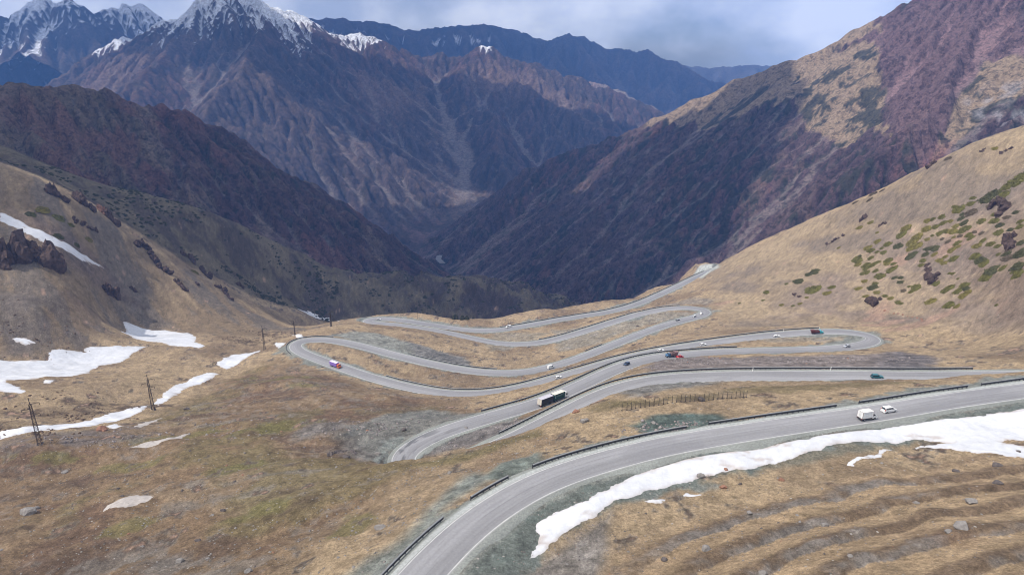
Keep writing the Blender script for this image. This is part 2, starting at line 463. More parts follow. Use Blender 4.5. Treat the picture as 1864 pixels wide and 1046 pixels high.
# ------------------------------------------------------------------ near ground mesh (finer where it lies nearer)
az = np.radians(np.linspace(-50, 50, 1080))
rr = [46.0]
while rr[-1] < 1480: rr.append(rr[-1] * 1.0056 + 0.02)
rr = np.array(rr)
AZ, RR = np.meshgrid(az, rr)
GXX, GYY = RR * np.sin(AZ), RR * np.cos(AZ)
GZZ, GDD, GZR, GSG, GKK = ground(GXX, GYY, full=True)
print('near ground', GZZ.shape, time.time() - T0)
def gz(x, y):
    """fast lookup on the built ground mesh"""
    r = math.hypot(x, y); a_ = math.atan2(x, y)
    i = np.interp(r, rr, np.arange(len(rr))); j = (a_ - az[0]) / (az[1] - az[0])
    i = min(max(i, 0), len(rr) - 1.001); j = min(max(j, 0), len(az) - 1.001)
    a0, b0 = int(i), int(j); fi, fj = i - a0, j - b0
    return float((GZZ[a0, b0] * (1 - fj) + GZZ[a0, b0 + 1] * fj) * (1 - fi) + (GZZ[a0 + 1, b0] * (1 - fj) + GZZ[a0 + 1, b0 + 1] * fj) * fi)
def hit(u, v, rmin=50, rmax=1450):
    """first point of the ground that the photograph shows at pixel (u, v)"""
    d = ray(u, v); d = d / math.hypot(d[0], d[1])
    a_ = math.atan2(d[0], d[1]); j = (a_ - az[0]) / (az[1] - az[0]); j = min(max(j, 0), len(az) - 1.001)
    b0 = int(j); fj = j - b0
    prof = GZZ[:, b0] * (1 - fj) + GZZ[:, b0 + 1] * fj
    e = prof - d[2] * rr
    s = np.where((e[1:] >= 0) & (e[:-1] < 0) & (rr[1:] > rmin) & (rr[1:] < rmax))[0]
    if len(s) == 0: return None
    k = s[0]; t = -e[k] / (e[k + 1] - e[k]); r = rr[k] + t * (rr[k + 1] - rr[k])
    return Vector((d[0] * r, d[1] * r, d[2] * r))
def hits(poly, **kw):
    return [h for h in (hit(u, v, **kw) for u, v in poly) if h is not None]
# ------------------------------------------------------------------ mountains: crests, spurs, then running water carves them
def seg_tent(X, Y, pts, slope, best):
    """lower envelope of a crest line: for every cell the highest (crest height - slope * distance)"""
    for i in range(len(pts) - 1):
        a, b = pts[i], pts[i + 1]
        ab = b[:2] - a[:2]; l2 = float(ab @ ab) + 1e-9
        t = np.clip(((X - a[0]) * ab[0] + (Y - a[1]) * ab[1]) / l2, 0, 1)
        d = np.hypot(X - (a[0] + t * ab[0]), Y - (a[1] + t * ab[1]))
        z = a[2] + (b[2] - a[2]) * t
        s = slope[i] + (slope[i + 1] - slope[i]) * t if hasattr(slope, '__len__') else slope
        v = z - s * d
        best = np.maximum(best, v)
    return best
def erode(Z, cell, n_drop, steps=48, batches=8, seed=1, ke=0.35, dep=0.25, cap=5.0, rad=1):
    rng = np.random.default_rng(seed)
    R, K = Z.shape; Z = Z / cell; flow = np.zeros(R * K)
    for b in range(batches):
        n = n_drop // batches
        px = rng.uniform(1, K - 2.01, n); py = rng.uniform(1, R - 2.01, n)
        dx = np.zeros(n); dy = np.zeros(n); sp = np.ones(n); wt = np.ones(n); sed = np.zeros(n); alive = np.ones(n, bool)
        Zf = Z.ravel()
        for s in range(steps):
            i = py.astype(int); j = px.astype(int); fx = px - j; fy = py - i; o = i * K + j
            z00 = Zf[o]; z10 = Zf[o + 1]; z01 = Zf[o + K]; z11 = Zf[o + K + 1]
            gx = (z10 - z00) * (1 - fy) + (z11 - z01) * fy; gy = (z01 - z00) * (1 - fx) + (z11 - z10) * fx
            h = z00 * (1 - fx) * (1 - fy) + z10 * fx * (1 - fy) + z01 * (1 - fx) * fy + z11 * fx * fy
            dx = dx * 0.25 - gx * 0.75; dy = dy * 0.25 - gy * 0.75
            ln = np.hypot(dx, dy) + 1e-9; dx /= ln; dy /= ln
            nx = px + dx; ny = py + dy
            ok = alive & (nx > 1) & (nx < K - 2.01) & (ny > 1) & (ny < R - 2.01)
            nx = np.where(ok, nx, px); ny = np.where(ok, ny, py)
            i2 = ny.astype(int); j2 = nx.astype(int); f2x = nx - j2; f2y = ny - i2; o2 = i2 * K + j2
            h2 = Zf[o2] * (1 - f2x) * (1 - f2y) + Zf[o2 + 1] * f2x * (1 - f2y) + Zf[o2 + K] * (1 - f2x) * f2y + Zf[o2 + K + 1] * f2x * f2y
            dh = h2 - h
            c = np.maximum(-dh, 0.01) * sp * wt * cap
            dps = np.where(dh > 0, np.minimum(sed, dh), np.where(sed > c, (sed - c) * dep, 0.0))
            ero = np.where((dh <= 0) & (sed <= c), np.minimum((c - sed) * ke, -dh), 0.0)
            am = np.where(ok, dps - ero, 0.0); sed = sed - am
            w = np.where(ok, wt, 0); dz_ = np.zeros(R * K)
            for oo, ww in ((o, (1 - fx) * (1 - fy)), (o + 1, fx * (1 - fy)), (o + K, (1 - fx) * fy), (o + K + 1, fx * fy)):
                dz_ += np.bincount(oo, am * ww, R * K)
                flow += np.bincount(oo, w * ww, R * K)
            Zf += np.clip(dz_, -0.25, 0.12)
            sp = np.sqrt(np.maximum(sp * sp - dh * 2.0, 0.05)); sp = np.minimum(sp, 3.0)
            wt = wt * 0.975; alive = ok; px, py = nx, ny
        Z = Zf.reshape(R, K)
    return Z * cell, flow.reshape(R, K)
def blur(A, n=1):
    for _ in range(n):
        A = np.pad(A, 1, mode='edge')
        A = (A[:-2, 1:-1] + A[2:, 1:-1] + A[1:-1, :-2] + A[1:-1, 2:] + 4 * A[1:-1, 1:-1]) / 8
    return A
def auto_spurs(pts, side, every, length, drop, rng, bend=0.5):
    """spurs that leave a crest downhill; side = unit direction that counts as downhill"""
    out_ = []
    seg = np.linalg.norm(np.diff(pts[:, :2], axis=0), axis=1); s = np.concatenate([[0], np.cumsum(seg)])
    q = every * 0.5
    while q < s[-1]:
        p = np.array([np.interp(q, s, pts[:, k]) for k in range(3)])
        a0 = math.atan2(side[1], side[0]) + rng.uniform(-0.45, 0.45)
        l = length * rng.uniform(0.7, 1.15); n = 6; line = [p.copy()]
        p = p.copy(); p[2] -= rng.uniform(5, 25)
        for k in range(n):
            a0 += rng.uniform(-bend, bend) * 0.45
            st = l / n
            p = p + np.array([math.cos(a0) * st, math.sin(a0) * st, -drop * st * rng.uniform(0.75, 1.25)])
            line.append(p.copy())
        out_.append(np.array(line))
        q += every * rng.uniform(0.7, 1.3)
    return out_
MOUNT = {}
def rough(c, step, amp, seed):
    """a jagged crest: the same line with teeth"""
    seg = np.linalg.norm(np.diff(c[:, :2], axis=0), axis=1); s_ = np.concatenate([[0], np.cumsum(seg)]); t = np.arange(0, s_[-1], step)
    q = np.stack([np.interp(t, s_, c[:, k]) for k in range(3)], 1)
    n = fbm(t, t * 0 + seed, step * 5, 4, seed, 0.65); q[:, 2] += n * amp - np.abs(fbm(t, t * 0, step * 2.2, 2, seed + 4)) * amp * 0.5; q[:, 1] += fbm(t, t * 0 + 9, step * 4, 3, seed + 2) * amp
    return q
def mhit(key, u, v, h0=900.0, h1=12000.0):
    M = MOUNT[key]; x, y, Z = M['x'], M['y'], M['Z']; d = ray(u, v); d = d / math.hypot(d[0], d[1])
    r = np.arange(h0, h1, 6.0); X, Y = d[0] * r, d[1] * r
    ok = (X > x[0]) & (X < x[-1]) & (Y > y[0]) & (Y < y[-1])
    if not ok.any(): return None
    r, X, Y = r[ok], X[ok], Y[ok]; c = x[1] - x[0]
    z = Z[((Y - y[0]) / c).astype(int), ((X - x[0]) / c).astype(int)]
    e = np.where(z >= d[2] * r)[0]
    return None if len(e) == 0 else (X[e[0]], Y[e[0]])
def mzone(key, pix, soft=12, warp=1.0, seed=5):
    M = MOUNT[key]; p = [q for q in (mhit(key, u, v) for u, v in pix) if q is not None]
    X, Y = M['X'], M['Y']
    if len(p) < 3: print('mountain zone lost', pix[0]); return np.zeros(X.shape)
    wl = 90; w = 26 * warp
    Xw = X + w * fbm(X, Y, wl, 5, seed, 0.6); Yw = Y + w * fbm(X, Y, wl, 5, seed + 1, 0.6)
    P = np.array(p); Q = np.roll(P, -1, 0); d = np.full(X.shape, 1e9); ins = np.zeros(X.shape, bool)
    for a, b in zip(P, Q):
        ab = b - a; t = np.clip(((Xw - a[0]) * ab[0] + (Yw - a[1]) * ab[1]) / (ab @ ab + 1e-9), 0, 1)
        d = np.minimum(d, np.hypot(Xw - a[0] - t * ab[0], Yw - a[1] - t * ab[1]))
        ins ^= ((a[1] > Yw) != (b[1] > Yw)) & (Xw < (b[0] - a[0]) * (Yw - a[1]) / (b[1] - a[1] + 1e-12) + a[0])
    return ss(np.where(ins, d, -d), -soft, soft)
def mountain(key, cell, crests, slope, side, spur_every, spur_len, spur_drop, flank, floor, box, seed, drops, amp, spurs=(), warp=30, keep=0.25, hard=None, steps=64, rg=0.75):
    rng = np.random.default_rng(seed)
    x = np.arange(box[0], box[1] + cell, cell); y = np.arange(box[2], box[3] + cell, cell)
    X, Y = np.meshgrid(x, y)
    wl = spur_every * 0.7
    Xw = X + warp * fbm(X, Y, wl, 4, seed) ; Yw = Y + warp * fbm(X, Y, wl, 4, seed + 50)
    Z = np.full(X.shape, -1e6)
    Z0 = Z
    for c in crests: Z0 = seg_tent(Xw, Yw, c, slope, Z0)
    Z = Z0
    sp = list(spurs)
    for c in crests:
        if spur_every < 1e5: sp += auto_spurs(c, side, spur_every, spur_len, spur_drop, rng)
    for s_ in sp: Z = seg_tent(Xw, Yw, s_, flank, Z)
    # rounded foot
    k = 30.0
    Z = np.where(Z > floor, Z, floor + 0 * Z) if hard else floor + np.logaddexp(0, (Z - floor) / k) * k
    rel = ss(Z, floor, floor + 250)
    Z = Z + rg * amp * rel * (ridged(X, Y, spur_every * 0.6, 5, seed + 5, 0.5) - 0.55)
    zb = Z.copy()
    crest = ss(Z0, -1e5, 1e5) * 0
    Ze, flow = erode(Z, cell, drops, steps=steps, seed=seed)
    Ze = np.clip(Ze, zb - amp * 1.2, zb + amp * 0.35)
    Ze = np.clip(Ze, blur(Ze, 3) - cell * 1.6, blur(Ze, 3) + cell * 0.9)
    Ze = Ze + (1 - keep) * 0
    Ze = Ze + amp * 0.10 * ridged(X, Y, cell * 9, 3, seed + 9) * rel
    fl = np.log1p(blur(flow, 1)); fl = fl / np.percentile(fl, 99.5)
    gy, gx = np.gradient(Ze, cell)
    MOUNT[key] = dict(X=X, Y=Y, Z=Ze, flow=fl, gx=gx, gy=gy, slope=np.hypot(gx, gy), curv=(blur(Ze, 4) - Ze), x=x, y=y)
    print(key, X.shape, round(time.time() - T0, 1))
    return MOUNT[key]
def crest_h(L_):
    a = np.array(L_, float); return at_h(a[:, 0], a[:, 1], a[:, 2])
def blob(X, Y, u, v, h, ru, rv, ang=0):
    """soft patch around the place seen at pixel (u, v), h metres out; ru, rv in metres"""
    p = at_h(u, v, h); dx = X - p[0]; dy = Y - p[1]
    c, s = math.cos(ang), math.sin(ang)
    q = ((dx * c + dy * s) / ru) ** 2 + ((-dx * s + dy * c) / rv) ** 2
    return np.exp(-q)

# dark left mountain behind the near hillside
cC = crest_h([(-500,120,1350),(-250,150,1420),(-100,156,1470),(0,158,1500),(90,159,1520),(165,161,1540),(215,176,1560),(270,186,1590),(300,184,1610),(340,205,1640),(385,228,1680),(430,262,1720),(480,292,1760),(540,326,1800),(600,362,1850),(660,400,1900),(715,440,1960),(760,470,2020),(812,505,2080)])
sC = [crest_h([(200,172,1550),(300,260,1500),(420,350,1450),(560,450,1420),(660,510,1400)]),
      crest_h([(40,158,1500),(60,230,1400),(150,330,1250),(240,420,1100)])]
cC = rough(cC, 18, 9, 6)
mountain('C', 4.2, [cC], 0.80, (0.55, -0.83), 150, 420, 0.50, 0.95, -690, (-1150, 60, 850, 2250), 11, 60000, 46, spurs=sC, warp=26)
# big right mountain
cD = crest_h([(790,490,2150),(812,455,2230),(850,408,2330),(900,360,2400),(940,325,2430),(985,293,2430),(1040,276,2400),(1090,266,2380),(1130,243,2330),(1210,205,2280),(1260,178,2230),(1300,160,2200),(1360,136,2160),(1420,119,2110),(1480,95,2060),(1535,73,2020),(1570,48,2010),(1600,28,2000),(1640,10,1980),(1680,-3,1960),(1740,-22,1930),(1820,-42,1900),(1920,-60,1860),(2100,-110,1800),(2300,-130,1700)])
sD = [crest_h([(1610,60,1960),(1590,120,1850),(1640,190,1700),(1700,250,1560)]),
      crest_h([(1420,122,2100),(1400,180,1960),(1420,215,1880),(1400,300,1720),(1370,400,1600)]),
      crest_h([(1500,110,2040),(1520,170,1860),(1600,240,1700),(1560,330,1560)]),
      crest_h([(1820,-40,1900),(1800,60,1720),(1850,150,1520),(1830,230,1350)]),
      crest_h([(1864,120,1600),(1780,220,1420),(1700,300,1300)]),
      crest_h([(1240,190,2240),(1200,260,2080),(1180,340,1950),(1130,430,1850)]),
      crest_h([(1060,276,2390),(1020,340,2280),(960,400,2200),(900,450,2150)]),
      crest_h([(1120,430,1850),(1040,480,1780),(1010,530,1700)])]
mountain('D', 4.6, [cD], 0.74, (-0.45, -0.89), 170, 560, 0.50, 0.92, -700, (-330, 1620, 1050, 2620), 23, 90000, 42, spurs=sD, warp=24)
# spur across the valley mouth and the valley floor between them
# central mountain with the snowy top
cF = crest_h([(-60,260,4300),(60,190,4350),(110,152,4400),(160,118,4400),(215,80,4400),(270,48,4350),(330,14,4300),(362,4,4300),(395,-6,4280),(415,-12,4280),(440,-8,4300),(470,-6,4320),(492,8,4350),(520,24,4380),(560,40,4400),(600,52,4420),(640,62,4450),(680,72,4480),(720,84,4500),(770,100,4520),(810,101,4500),(840,92,4480),(870,87,4450),(910,94,4420),(960,114,4400),(1010,134,4380),(1060,146,4330),(1110,160,4280),(1160,180,4250),(1210,210,4200),(1280,250,4150),(1360,300,4100)])
sF = [crest_h([(640,300,3450),(720,370,3200),(790,430,2900),(810,455,2600)]),crest_h([(1000,270,3700),(930,330,3300),(860,400,2900),(820,455,2550)]),crest_h([(470,0,4320),(520,80,4000),(580,170,3750),(640,260,3550),(700,330,3400),(780,410,3250)]),
      crest_h([(640,62,4450),(720,140,4200),(790,210,3950),(860,270,3750),(930,320,3600)]),
      crest_h([(870,87,4450),(930,150,4150),(980,210,3900),(1010,250,3780)]),
      crest_h([(1010,134,4380),(1060,190,4100),(1110,230,3950)]),
      crest_h([(400,0,4280),(400,90,3950),(360,150,3700),(330,200,3500),(420,300,3200)]),
      crest_h([(250,60,4370),(230,120,4100),(250,180,3850)]),
      crest_h([(400,100,3900),(470,190,3650),(540,280,3400),(600,350,3200),(660,420,3050)])]
cF = rough(cF, 38, 55, 3)
mountain('F', 8.5, [cF], 0.62, (0.35, -0.94), 330, 1500, 0.42, 0.78, -860, (-3300, 1650, 2350, 4750), 37, 110000, 90, spurs=sF, warp=50)
# pale ridge right of it
cI = crest_h([(860,105,5152),(940,130,5152),(1040,145,5152),(1090,152,5060),(1140,170,4968),(1190,198,4876),(1230,225,4784),(1300,260,4784)])
mountain('I', 14, [cI], 0.6, (0.2, -0.98), 300, 700, 0.45, 0.8, -700, (-200, 2000, 4300, 5500), 41, 12000, 60)
# far left snow mountain
cG = crest_h([(-200,30,5658),(-100,10,5699),(0,21,5740),(30,24,5740),(55,10,5740),(75,0,5740),(100,8,5781),(112,14,5740),(124,-2,5699),(140,2,5699),(150,16,5740),(175,40,5781),(200,22,5863),(235,18,5904),(262,22,5904),(285,34,5904),(320,44,5904),(400,60,5904)])
sG = [crest_h([(125,2,5699),(150,60,5412),(190,100,5166),(240,130,4920)]), crest_h([(60,8,5740),(40,80,5330),(20,140,5002)])]
cG = rough(cG, 50, 60, 4)
mountain('G', 12, [cG], 0.80, (0.15, -0.98), 350, 900, 0.5, 0.9, -700, (-4900, -1600, 4300, 6300), 53, 25000, 110, spurs=sG, warp=50)
# far ridge with snow in its gullies, and the last blue range
cH = crest_h([(400,40,6364),(520,46,6438),(590,32,6512),(625,30,6512),(650,40,6549),(700,46,6586),(760,54,6660),(800,54,6660),(850,50,6660),(885,48,6660),(930,58,6660),(960,64,6586),(990,74,6586),(1030,62,6512),(1070,76,6512),(1110,92,6512),(1150,97,6438),(1178,95,6364),(1215,110,6290),(1260,130,6216),(1300,150,6142),(1360,170,6142)])
mountain('H', 17, [cH], 0.62, (0.25, -0.97), 390, 1000, 0.42, 0.8, -700, (-3300, 2700, 4900, 7200), 61, 25000, 100, warp=45)
cJ = crest_h([(1000,112,7934),(1150,108,7934),(1240,119,7934),(1300,124,7934),(1350,119,7934),(1400,120,7934),(1500,128,7865),(1700,125,7589)])
mountain('J', 34, [cJ], 0.4, (0.1, -0.99), 620, 1000, 0.3, 0.6, -700, (100, 5000, 6400, 8300), 67, 4000, 60)

TAN = (0.33, 0.235, 0.145); BROWN = (0.20, 0.135, 0.088); EARTH = (0.105, 0.075, 0.058)
MAROON = (0.105, 0.062, 0.062); PURPLE = (0.14, 0.088, 0.105); SHRUB = (0.030, 0.034, 0.024); SCREE = (0.24, 0.205, 0.19)
GREY = (0.235, 0.225, 0.215); TEAL = (0.175, 0.205, 0.195); MOSS = (0.135, 0.13, 0.052); SNOW = (0.86, 0.88, 0.92)
TAN, BROWN, EARTH, MAROON, PURPLE, SHRUB, SCREE, GREY, TEAL, MOSS, SNOW = [np.array(q, np.float32) for q in (TAN, BROWN, EARTH, MAROON, PURPLE, SHRUB, SCREE, GREY, TEAL, MOSS, SNOW)]
def mcol(M, base, rock, seed, scree=0.8, shrub=0.6, wl=80.0, floor_=-760):
    X, Y, Z = M['X'], M['Y'], M['Z']
    n1_ = fbm(X, Y, wl * 3, 5, seed); n2_ = fbm(X, Y, wl, 5, seed + 7, 0.6); n3_ = fbm(X, Y, wl * 0.22, 3, seed + 3)
    col = np.zeros(X.shape + (3,), np.float32) + np.asarray(base, np.float32)
    rk = ss(M['slope'] + 0.25 * n2_ + 0.1 * n3_, 0.62, 0.95)
    col = mixc(col, rock, rk)
    col = mixc(col, np.array(rock) * np.array([1.35, 1.05, 0.95]), ss(n1_ + 0.3 * n3_, 0.08, 0.35) * 0.7)
    col = mixc(col, EARTH, ss(n2_, 0.1, 0.4) * 0.5)
    col = col * (1 + 0.42 * n3_ + 0.25 * n2_)[..., None]
    # dark shrubs in clumps
    sh = ss(fbm(X, Y, wl * 0.35, 4, seed + 21, 0.65) + 0.5 * n1_ + 0.12 * M['curv'] / 3, 0.10, 0.22)
    col = mixc(col, SHRUB, sh * shrub)
    # pale scree in the runnels
    f = ss(M['flow'] + 0.05 * n3_, 0.66, 0.88) * ss(M['Z'], floor_ + 20, floor_ + 120)
    col = mixc(col, SCREE, f * scree)
    return np.clip(col, 0.01, 0.95), n1_, n2_, n3_
def put(key, name, col, material):
    M = MOUNT[key]
    P = np.stack([M['X'], M['Y'], M['Z']], -1)
    me = grid_mesh(name, P, col, material=material)
    return tag(link(name, me), kind='structure')
def rock_material(name, sc1, sc2, bsc, bd, dark):
    m = mat(name, attr=True, rough=0.95, noise=(sc1, 0.45), bump=(bsc, bd), spec=0.1)
    t = m.node_tree; b = t.nodes['Principled BSDF']; src = b.inputs['Base Color'].links[0].from_socket
    tcn = [n for n in t.nodes if n.type == 'TEX_COORD'][0]
    nz = N(t, 'ShaderNodeTexNoise'); nz.inputs['Scale'].default_value = sc2; nz.inputs['Detail'].default_value = 4; nz.inputs['Roughness'].default_value = 0.75
    L(t, tcn.outputs['Object'], nz.inputs['Vector'])
    mr = N(t, 'ShaderNodeMapRange'); mr.inputs['From Min'].default_value = 0.50; mr.inputs['From Max'].default_value = 0.58
    mr.inputs['To Min'].default_value = 1.0; mr.inputs['To Max'].default_value = dark; L(t, nz.outputs['Fac'], mr.inputs['Value'])
    vm = N(t, 'ShaderNodeVectorMath', operation='SCALE'); L(t, src, vm.inputs[0]); L(t, mr.outputs[0], vm.inputs['Scale'])
    L(t, vm.outputs[0], b.inputs['Base Color'])
    return m
M_ROCK = rock_material('mountain_rock', 0.22, 0.085, 0.11, 7.5, 0.5)
M_FAR = rock_material('far_mountain_rock', 0.08, 0.03, 0.035, 26.0, 0.80)

M = MOUNT['C']; X, Y, Z = M['X'], M['Y'], M['Z']
col, q1, q2, q3 = mcol(M, (0.088, 0.062, 0.052), MAROON * 0.72, 101, 0.35, 0.85, 60)
col = mixc(col, (0.16, 0.12, 0.085), ss(blob(X, Y, 60, 260, 1400, 170, 260) + 0.3 * q2, 0.35, 0.7) * 0.7)
col = mixc(col, (0.150, 0.072, 0.060), ss(fbm(X, Y, 120, 5, 105, 0.6), 0.08, 0.32) * 0.6)
col = mixc(col, (0.20, 0.155, 0.125), ss(fbm(X * 1.4 + Y, Y * 0.4 - X * 0.4, 90, 5, 106, 0.6), 0.16, 0.34) * 0.45)
put('C', 'mountain_left', col, M_ROCK)
M = MOUNT['D']; X, Y, Z = M['X'], M['Y'], M['Z']
col, q1, q2, q3 = mcol(M, (0.118, 0.080, 0.078), (0.088, 0.058, 0.062), 111, 0.42, 0.8, 70)
zr_ = seg_tent(X, Y, cD, 0.0, np.full(X.shape, -1e6))
dcrest = np.full(X.shape, 1e6)
for i in range(len(cD) - 1):
    a_, b_ = cD[i], cD[i + 1]; ab = b_[:2] - a_[:2]; t = np.clip(((X - a_[0]) * ab[0] + (Y - a_[1]) * ab[1]) / (ab @ ab), 0, 1)
    dcrest = np.minimum(dcrest, np.hypot(X - a_[0] - t * ab[0], Y - a_[1] - t * ab[1]))
px = at_h(1180, 200, 2300)[0]; px2 = at_h(1590, 40, 2010)[0]
band = (1 - ss(dcrest + 60 * q1 + 30 * q2, 40 + 170 * ss(X, px, px2), 90 + 230 * ss(X, px, px2))) * ss(X, px - 150, px + 100) * (1 - ss(X, px2 + 60, px2 + 190))
D_TAN = (0.27, 0.20, 0.135)
tanm = mzone('D', [(1190,222),(1210,207),(1300,165),(1420,126),(1530,92),(1602,72),(1592,110),(1604,160),(1640,238),(1600,232),(1550,262),(1500,232),(1450,202),(1400,196),(1350,216),(1290,232),(1230,235)])
tanm = np.clip(tanm + mzone('D', [(1864,118),(1800,110),(1772,150),(1742,190),(1700,258),(1684,300),(1718,276),(1768,232),(1800,205),(1864,185)], 8, 0.5) + (1 - ss(dcrest, 40, 75)) * ss(X, px - 60, px + 60) * (1 - ss(X, px2 - 30, px2 + 20)), 0, 1)
purp = mzone('D', [(1545,80),(1600,35),(1680,2),(1864,-30),(1900,100),(1800,108),(1770,150),(1740,192),(1700,258),(1690,330),(1650,262),(1622,190),(1600,110)], 14)
col = mixc(col, np.array((0.155, 0.098, 0.100)), purp * 0.85)
col = mixc(col, np.array((0.235, 0.150, 0.150)), purp * ss(M['flow'], 0.45, 0.75) * 0.8)
tm_ = ss(tanm + 0.30 * q2 + 0.12 * q3, 0.42, 0.62)
col = mixc(col, D_TAN, tm_ * 0.92)
sh = ss(fbm(X, Y, 30, 4, 991, 0.65) + 0.45 * fbm(X, Y, 160, 3, 992), 0.14, 0.2)
col = mixc(col, SHRUB, sh * tm_ * 0.85 * ss(dcrest, 40, 110))
col = mixc(col, (0.27, 0.13, 0.12), mzone('D', [(1700,262),(1730,262),(1690,330),(1670,350),(1680,300)], 8, 0.5) * 0.6)
col = mixc(col, (0.30, 0.29, 0.31), mzone('D', [(1770,190),(1810,150),(1864,150),(1864,225),(1800,260),(1760,262)], 10) * ss(q3 + 0.5 * q2, -0.2, 0.2) * 0.5)
M['Z'] = lerp(M['Z'], blur(M['Z'], 14), np.clip(blur(tanm, 6), 0, 1) * 0.85)
put('D', 'mountain_right', col, M_ROCK)
def snow(M, col, z0, z1, seed, wl, k=1.0, crest=None, cw=120):
    X, Y = M['X'], M['Y']
    s = ss(M['Z'], z0, z1)
    n_ = fbm(X * 1.2 + Y * 0.4, Y * 0.6 - X * 0.3, wl, 6, seed, 0.55) * 1.25
    lee = np.clip(-M['gx'] * 0.6, -0.6, 0.6)          # snow lasts on the side away from the wind and in hollows
    v = s * 1.25 - 0.62 + n_ * 0.62 + 0.3 * (0.75 - M['slope']) + 0.35 * np.clip(M['curv'] / (wl * 0.05), -1, 1) - lee * 0.25
    if crest is not None:
        dc = np.full(X.shape, 1e9)
        for p_ in crest: dc = np.minimum(dc, np.hypot(X - p_[0], Y - p_[1]))
        v = v + 0.42 * (1 - ss(dc, cw * 0.2, cw)) * ss(M['Z'], z0, z0 + 90)
    return mixc(col, SNOW, ss(v * k, 0.06, 0.11) * (s > 0.01))
M = MOUNT['F']; X, Y, Z = M['X'], M['Y'], M['Z']
col, q1, q2, q3 = mcol(M, (0.150, 0.105, 0.086), (0.100, 0.074, 0.070), 121, 0.7, 0.5, 130)
tn = np.clip(blob(X, Y, 240, 130, 3950, 420, 200, 0.4) + blob(X, Y, 960, 140, 4150, 420, 180, -0.3) + 0.8 * blob(X, Y, 700, 200, 3900, 300, 300), 0, 1)
col = mixc(col, (0.235, 0.160, 0.125), ss(tn + 0.35 * q2, 0.35, 0.8) * 0.6)
col = snow(M, col, -110, 230, 131, 200, crest=cF[::2], cw=150)
put('F', 'mountain_centre', col, M_FAR)
M = MOUNT['I']
col, *_ = mcol(M, (0.30, 0.24, 0.19), (0.24, 0.19, 0.16), 141, 0.5, 0.3, 150)
put('I', 'mountain_pale', col, M_FAR)
M = MOUNT['G']
col, *_ = mcol(M, (0.10, 0.085, 0.08), (0.085, 0.07, 0.07), 151, 0.3, 0.3, 200)
col = snow(M, col, -300, 380, 152, 300)
put('G', 'mountain_far_left', col, M_FAR)
M = MOUNT['H']
col, *_ = mcol(M, (0.09, 0.08, 0.075), (0.08, 0.07, 0.07), 161, 0.3, 0.3, 300)
fl = ss(M['flow'], 0.30, 0.55) * ss(M['Z'], -20, 90)
col = mixc(col, SNOW, ss(fl + 0.55 * fbm(M['X'], M['Y'], 300, 4, 7), 0.60, 0.75))
put('H', 'mountain_far_ridge', col, M_FAR)
M = MOUNT['J']
col, *_ = mcol(M, (0.10, 0.09, 0.085), (0.09, 0.08, 0.08), 171, 0.2, 0.3, 400)
put('J', 'mountain_horizon', col, M_FAR)

# ground sheet under everything, out to the horizon
bmg = bmesh.new()
K_ = 48
ring = [[bmg.verts.new((math.cos(2 * math.pi * i / K_) * r, math.sin(2 * math.pi * i / K_) * r, z)) for i in range(K_)] for r, z in ((900, -900), (3000, -880), (6000, -860), (8500, -850))]
c0 = bmg.verts.new((0, 0, -900))
for i in range(K_):
    bmg.faces.new((c0, ring[0][i], ring[0][(i + 1) % K_]))
    for a_, b_ in zip(ring[:-1], ring[1:]): bmg.faces.new((a_[i], b_[i], b_[(i + 1) % K_], a_[(i + 1) % K_]))
me = bpy.data.meshes.new('valley_ground'); bmg.to_mesh(me); bmg.free()
me.materials.append(mat('valley_soil', (0.14, 0.11, 0.085), noise=(0.01, 0.3), rough=0.95))
tag(link('valley_ground', me), kind='structure')

# haze: one even box of air round the camera and everything built, the sky outside it
def box_mesh(name, x0, x1, y0, y1, z0, z1):
    b = bmesh.new(); bmesh.ops.create_cube(b, size=1)
    for v in b.verts: v.co = (x0 if v.co.x < 0 else x1, y0 if v.co.y < 0 else y1, z0 if v.co.z < 0 else z1)
    me_ = bpy.data.meshes.new(name); b.to_mesh(me_); b.free(); return me_
me = box_mesh('haze', -8600, 8600, -8600, 8600, -902, 620)
hm = bpy.data.materials.new('haze_air'); hm.use_nodes = True; t = hm.node_tree; t.nodes.clear()
o_ = N(t, 'ShaderNodeOutputMaterial'); pv = N(t, 'ShaderNodeVolumePrincipled')
pv.inputs['Color'].default_value = (0.17, 0.37, 0.92, 1)
pv.inputs['Density'].default_value = 1.12e-4
L(t, pv.outputs[0], o_.inputs['Volume'])
me.materials.append(hm)
tag(link('haze', me), kind='stuff')
print('mountains', time.time() - T0, max(M['Z'].max() for M in MOUNT.values()))

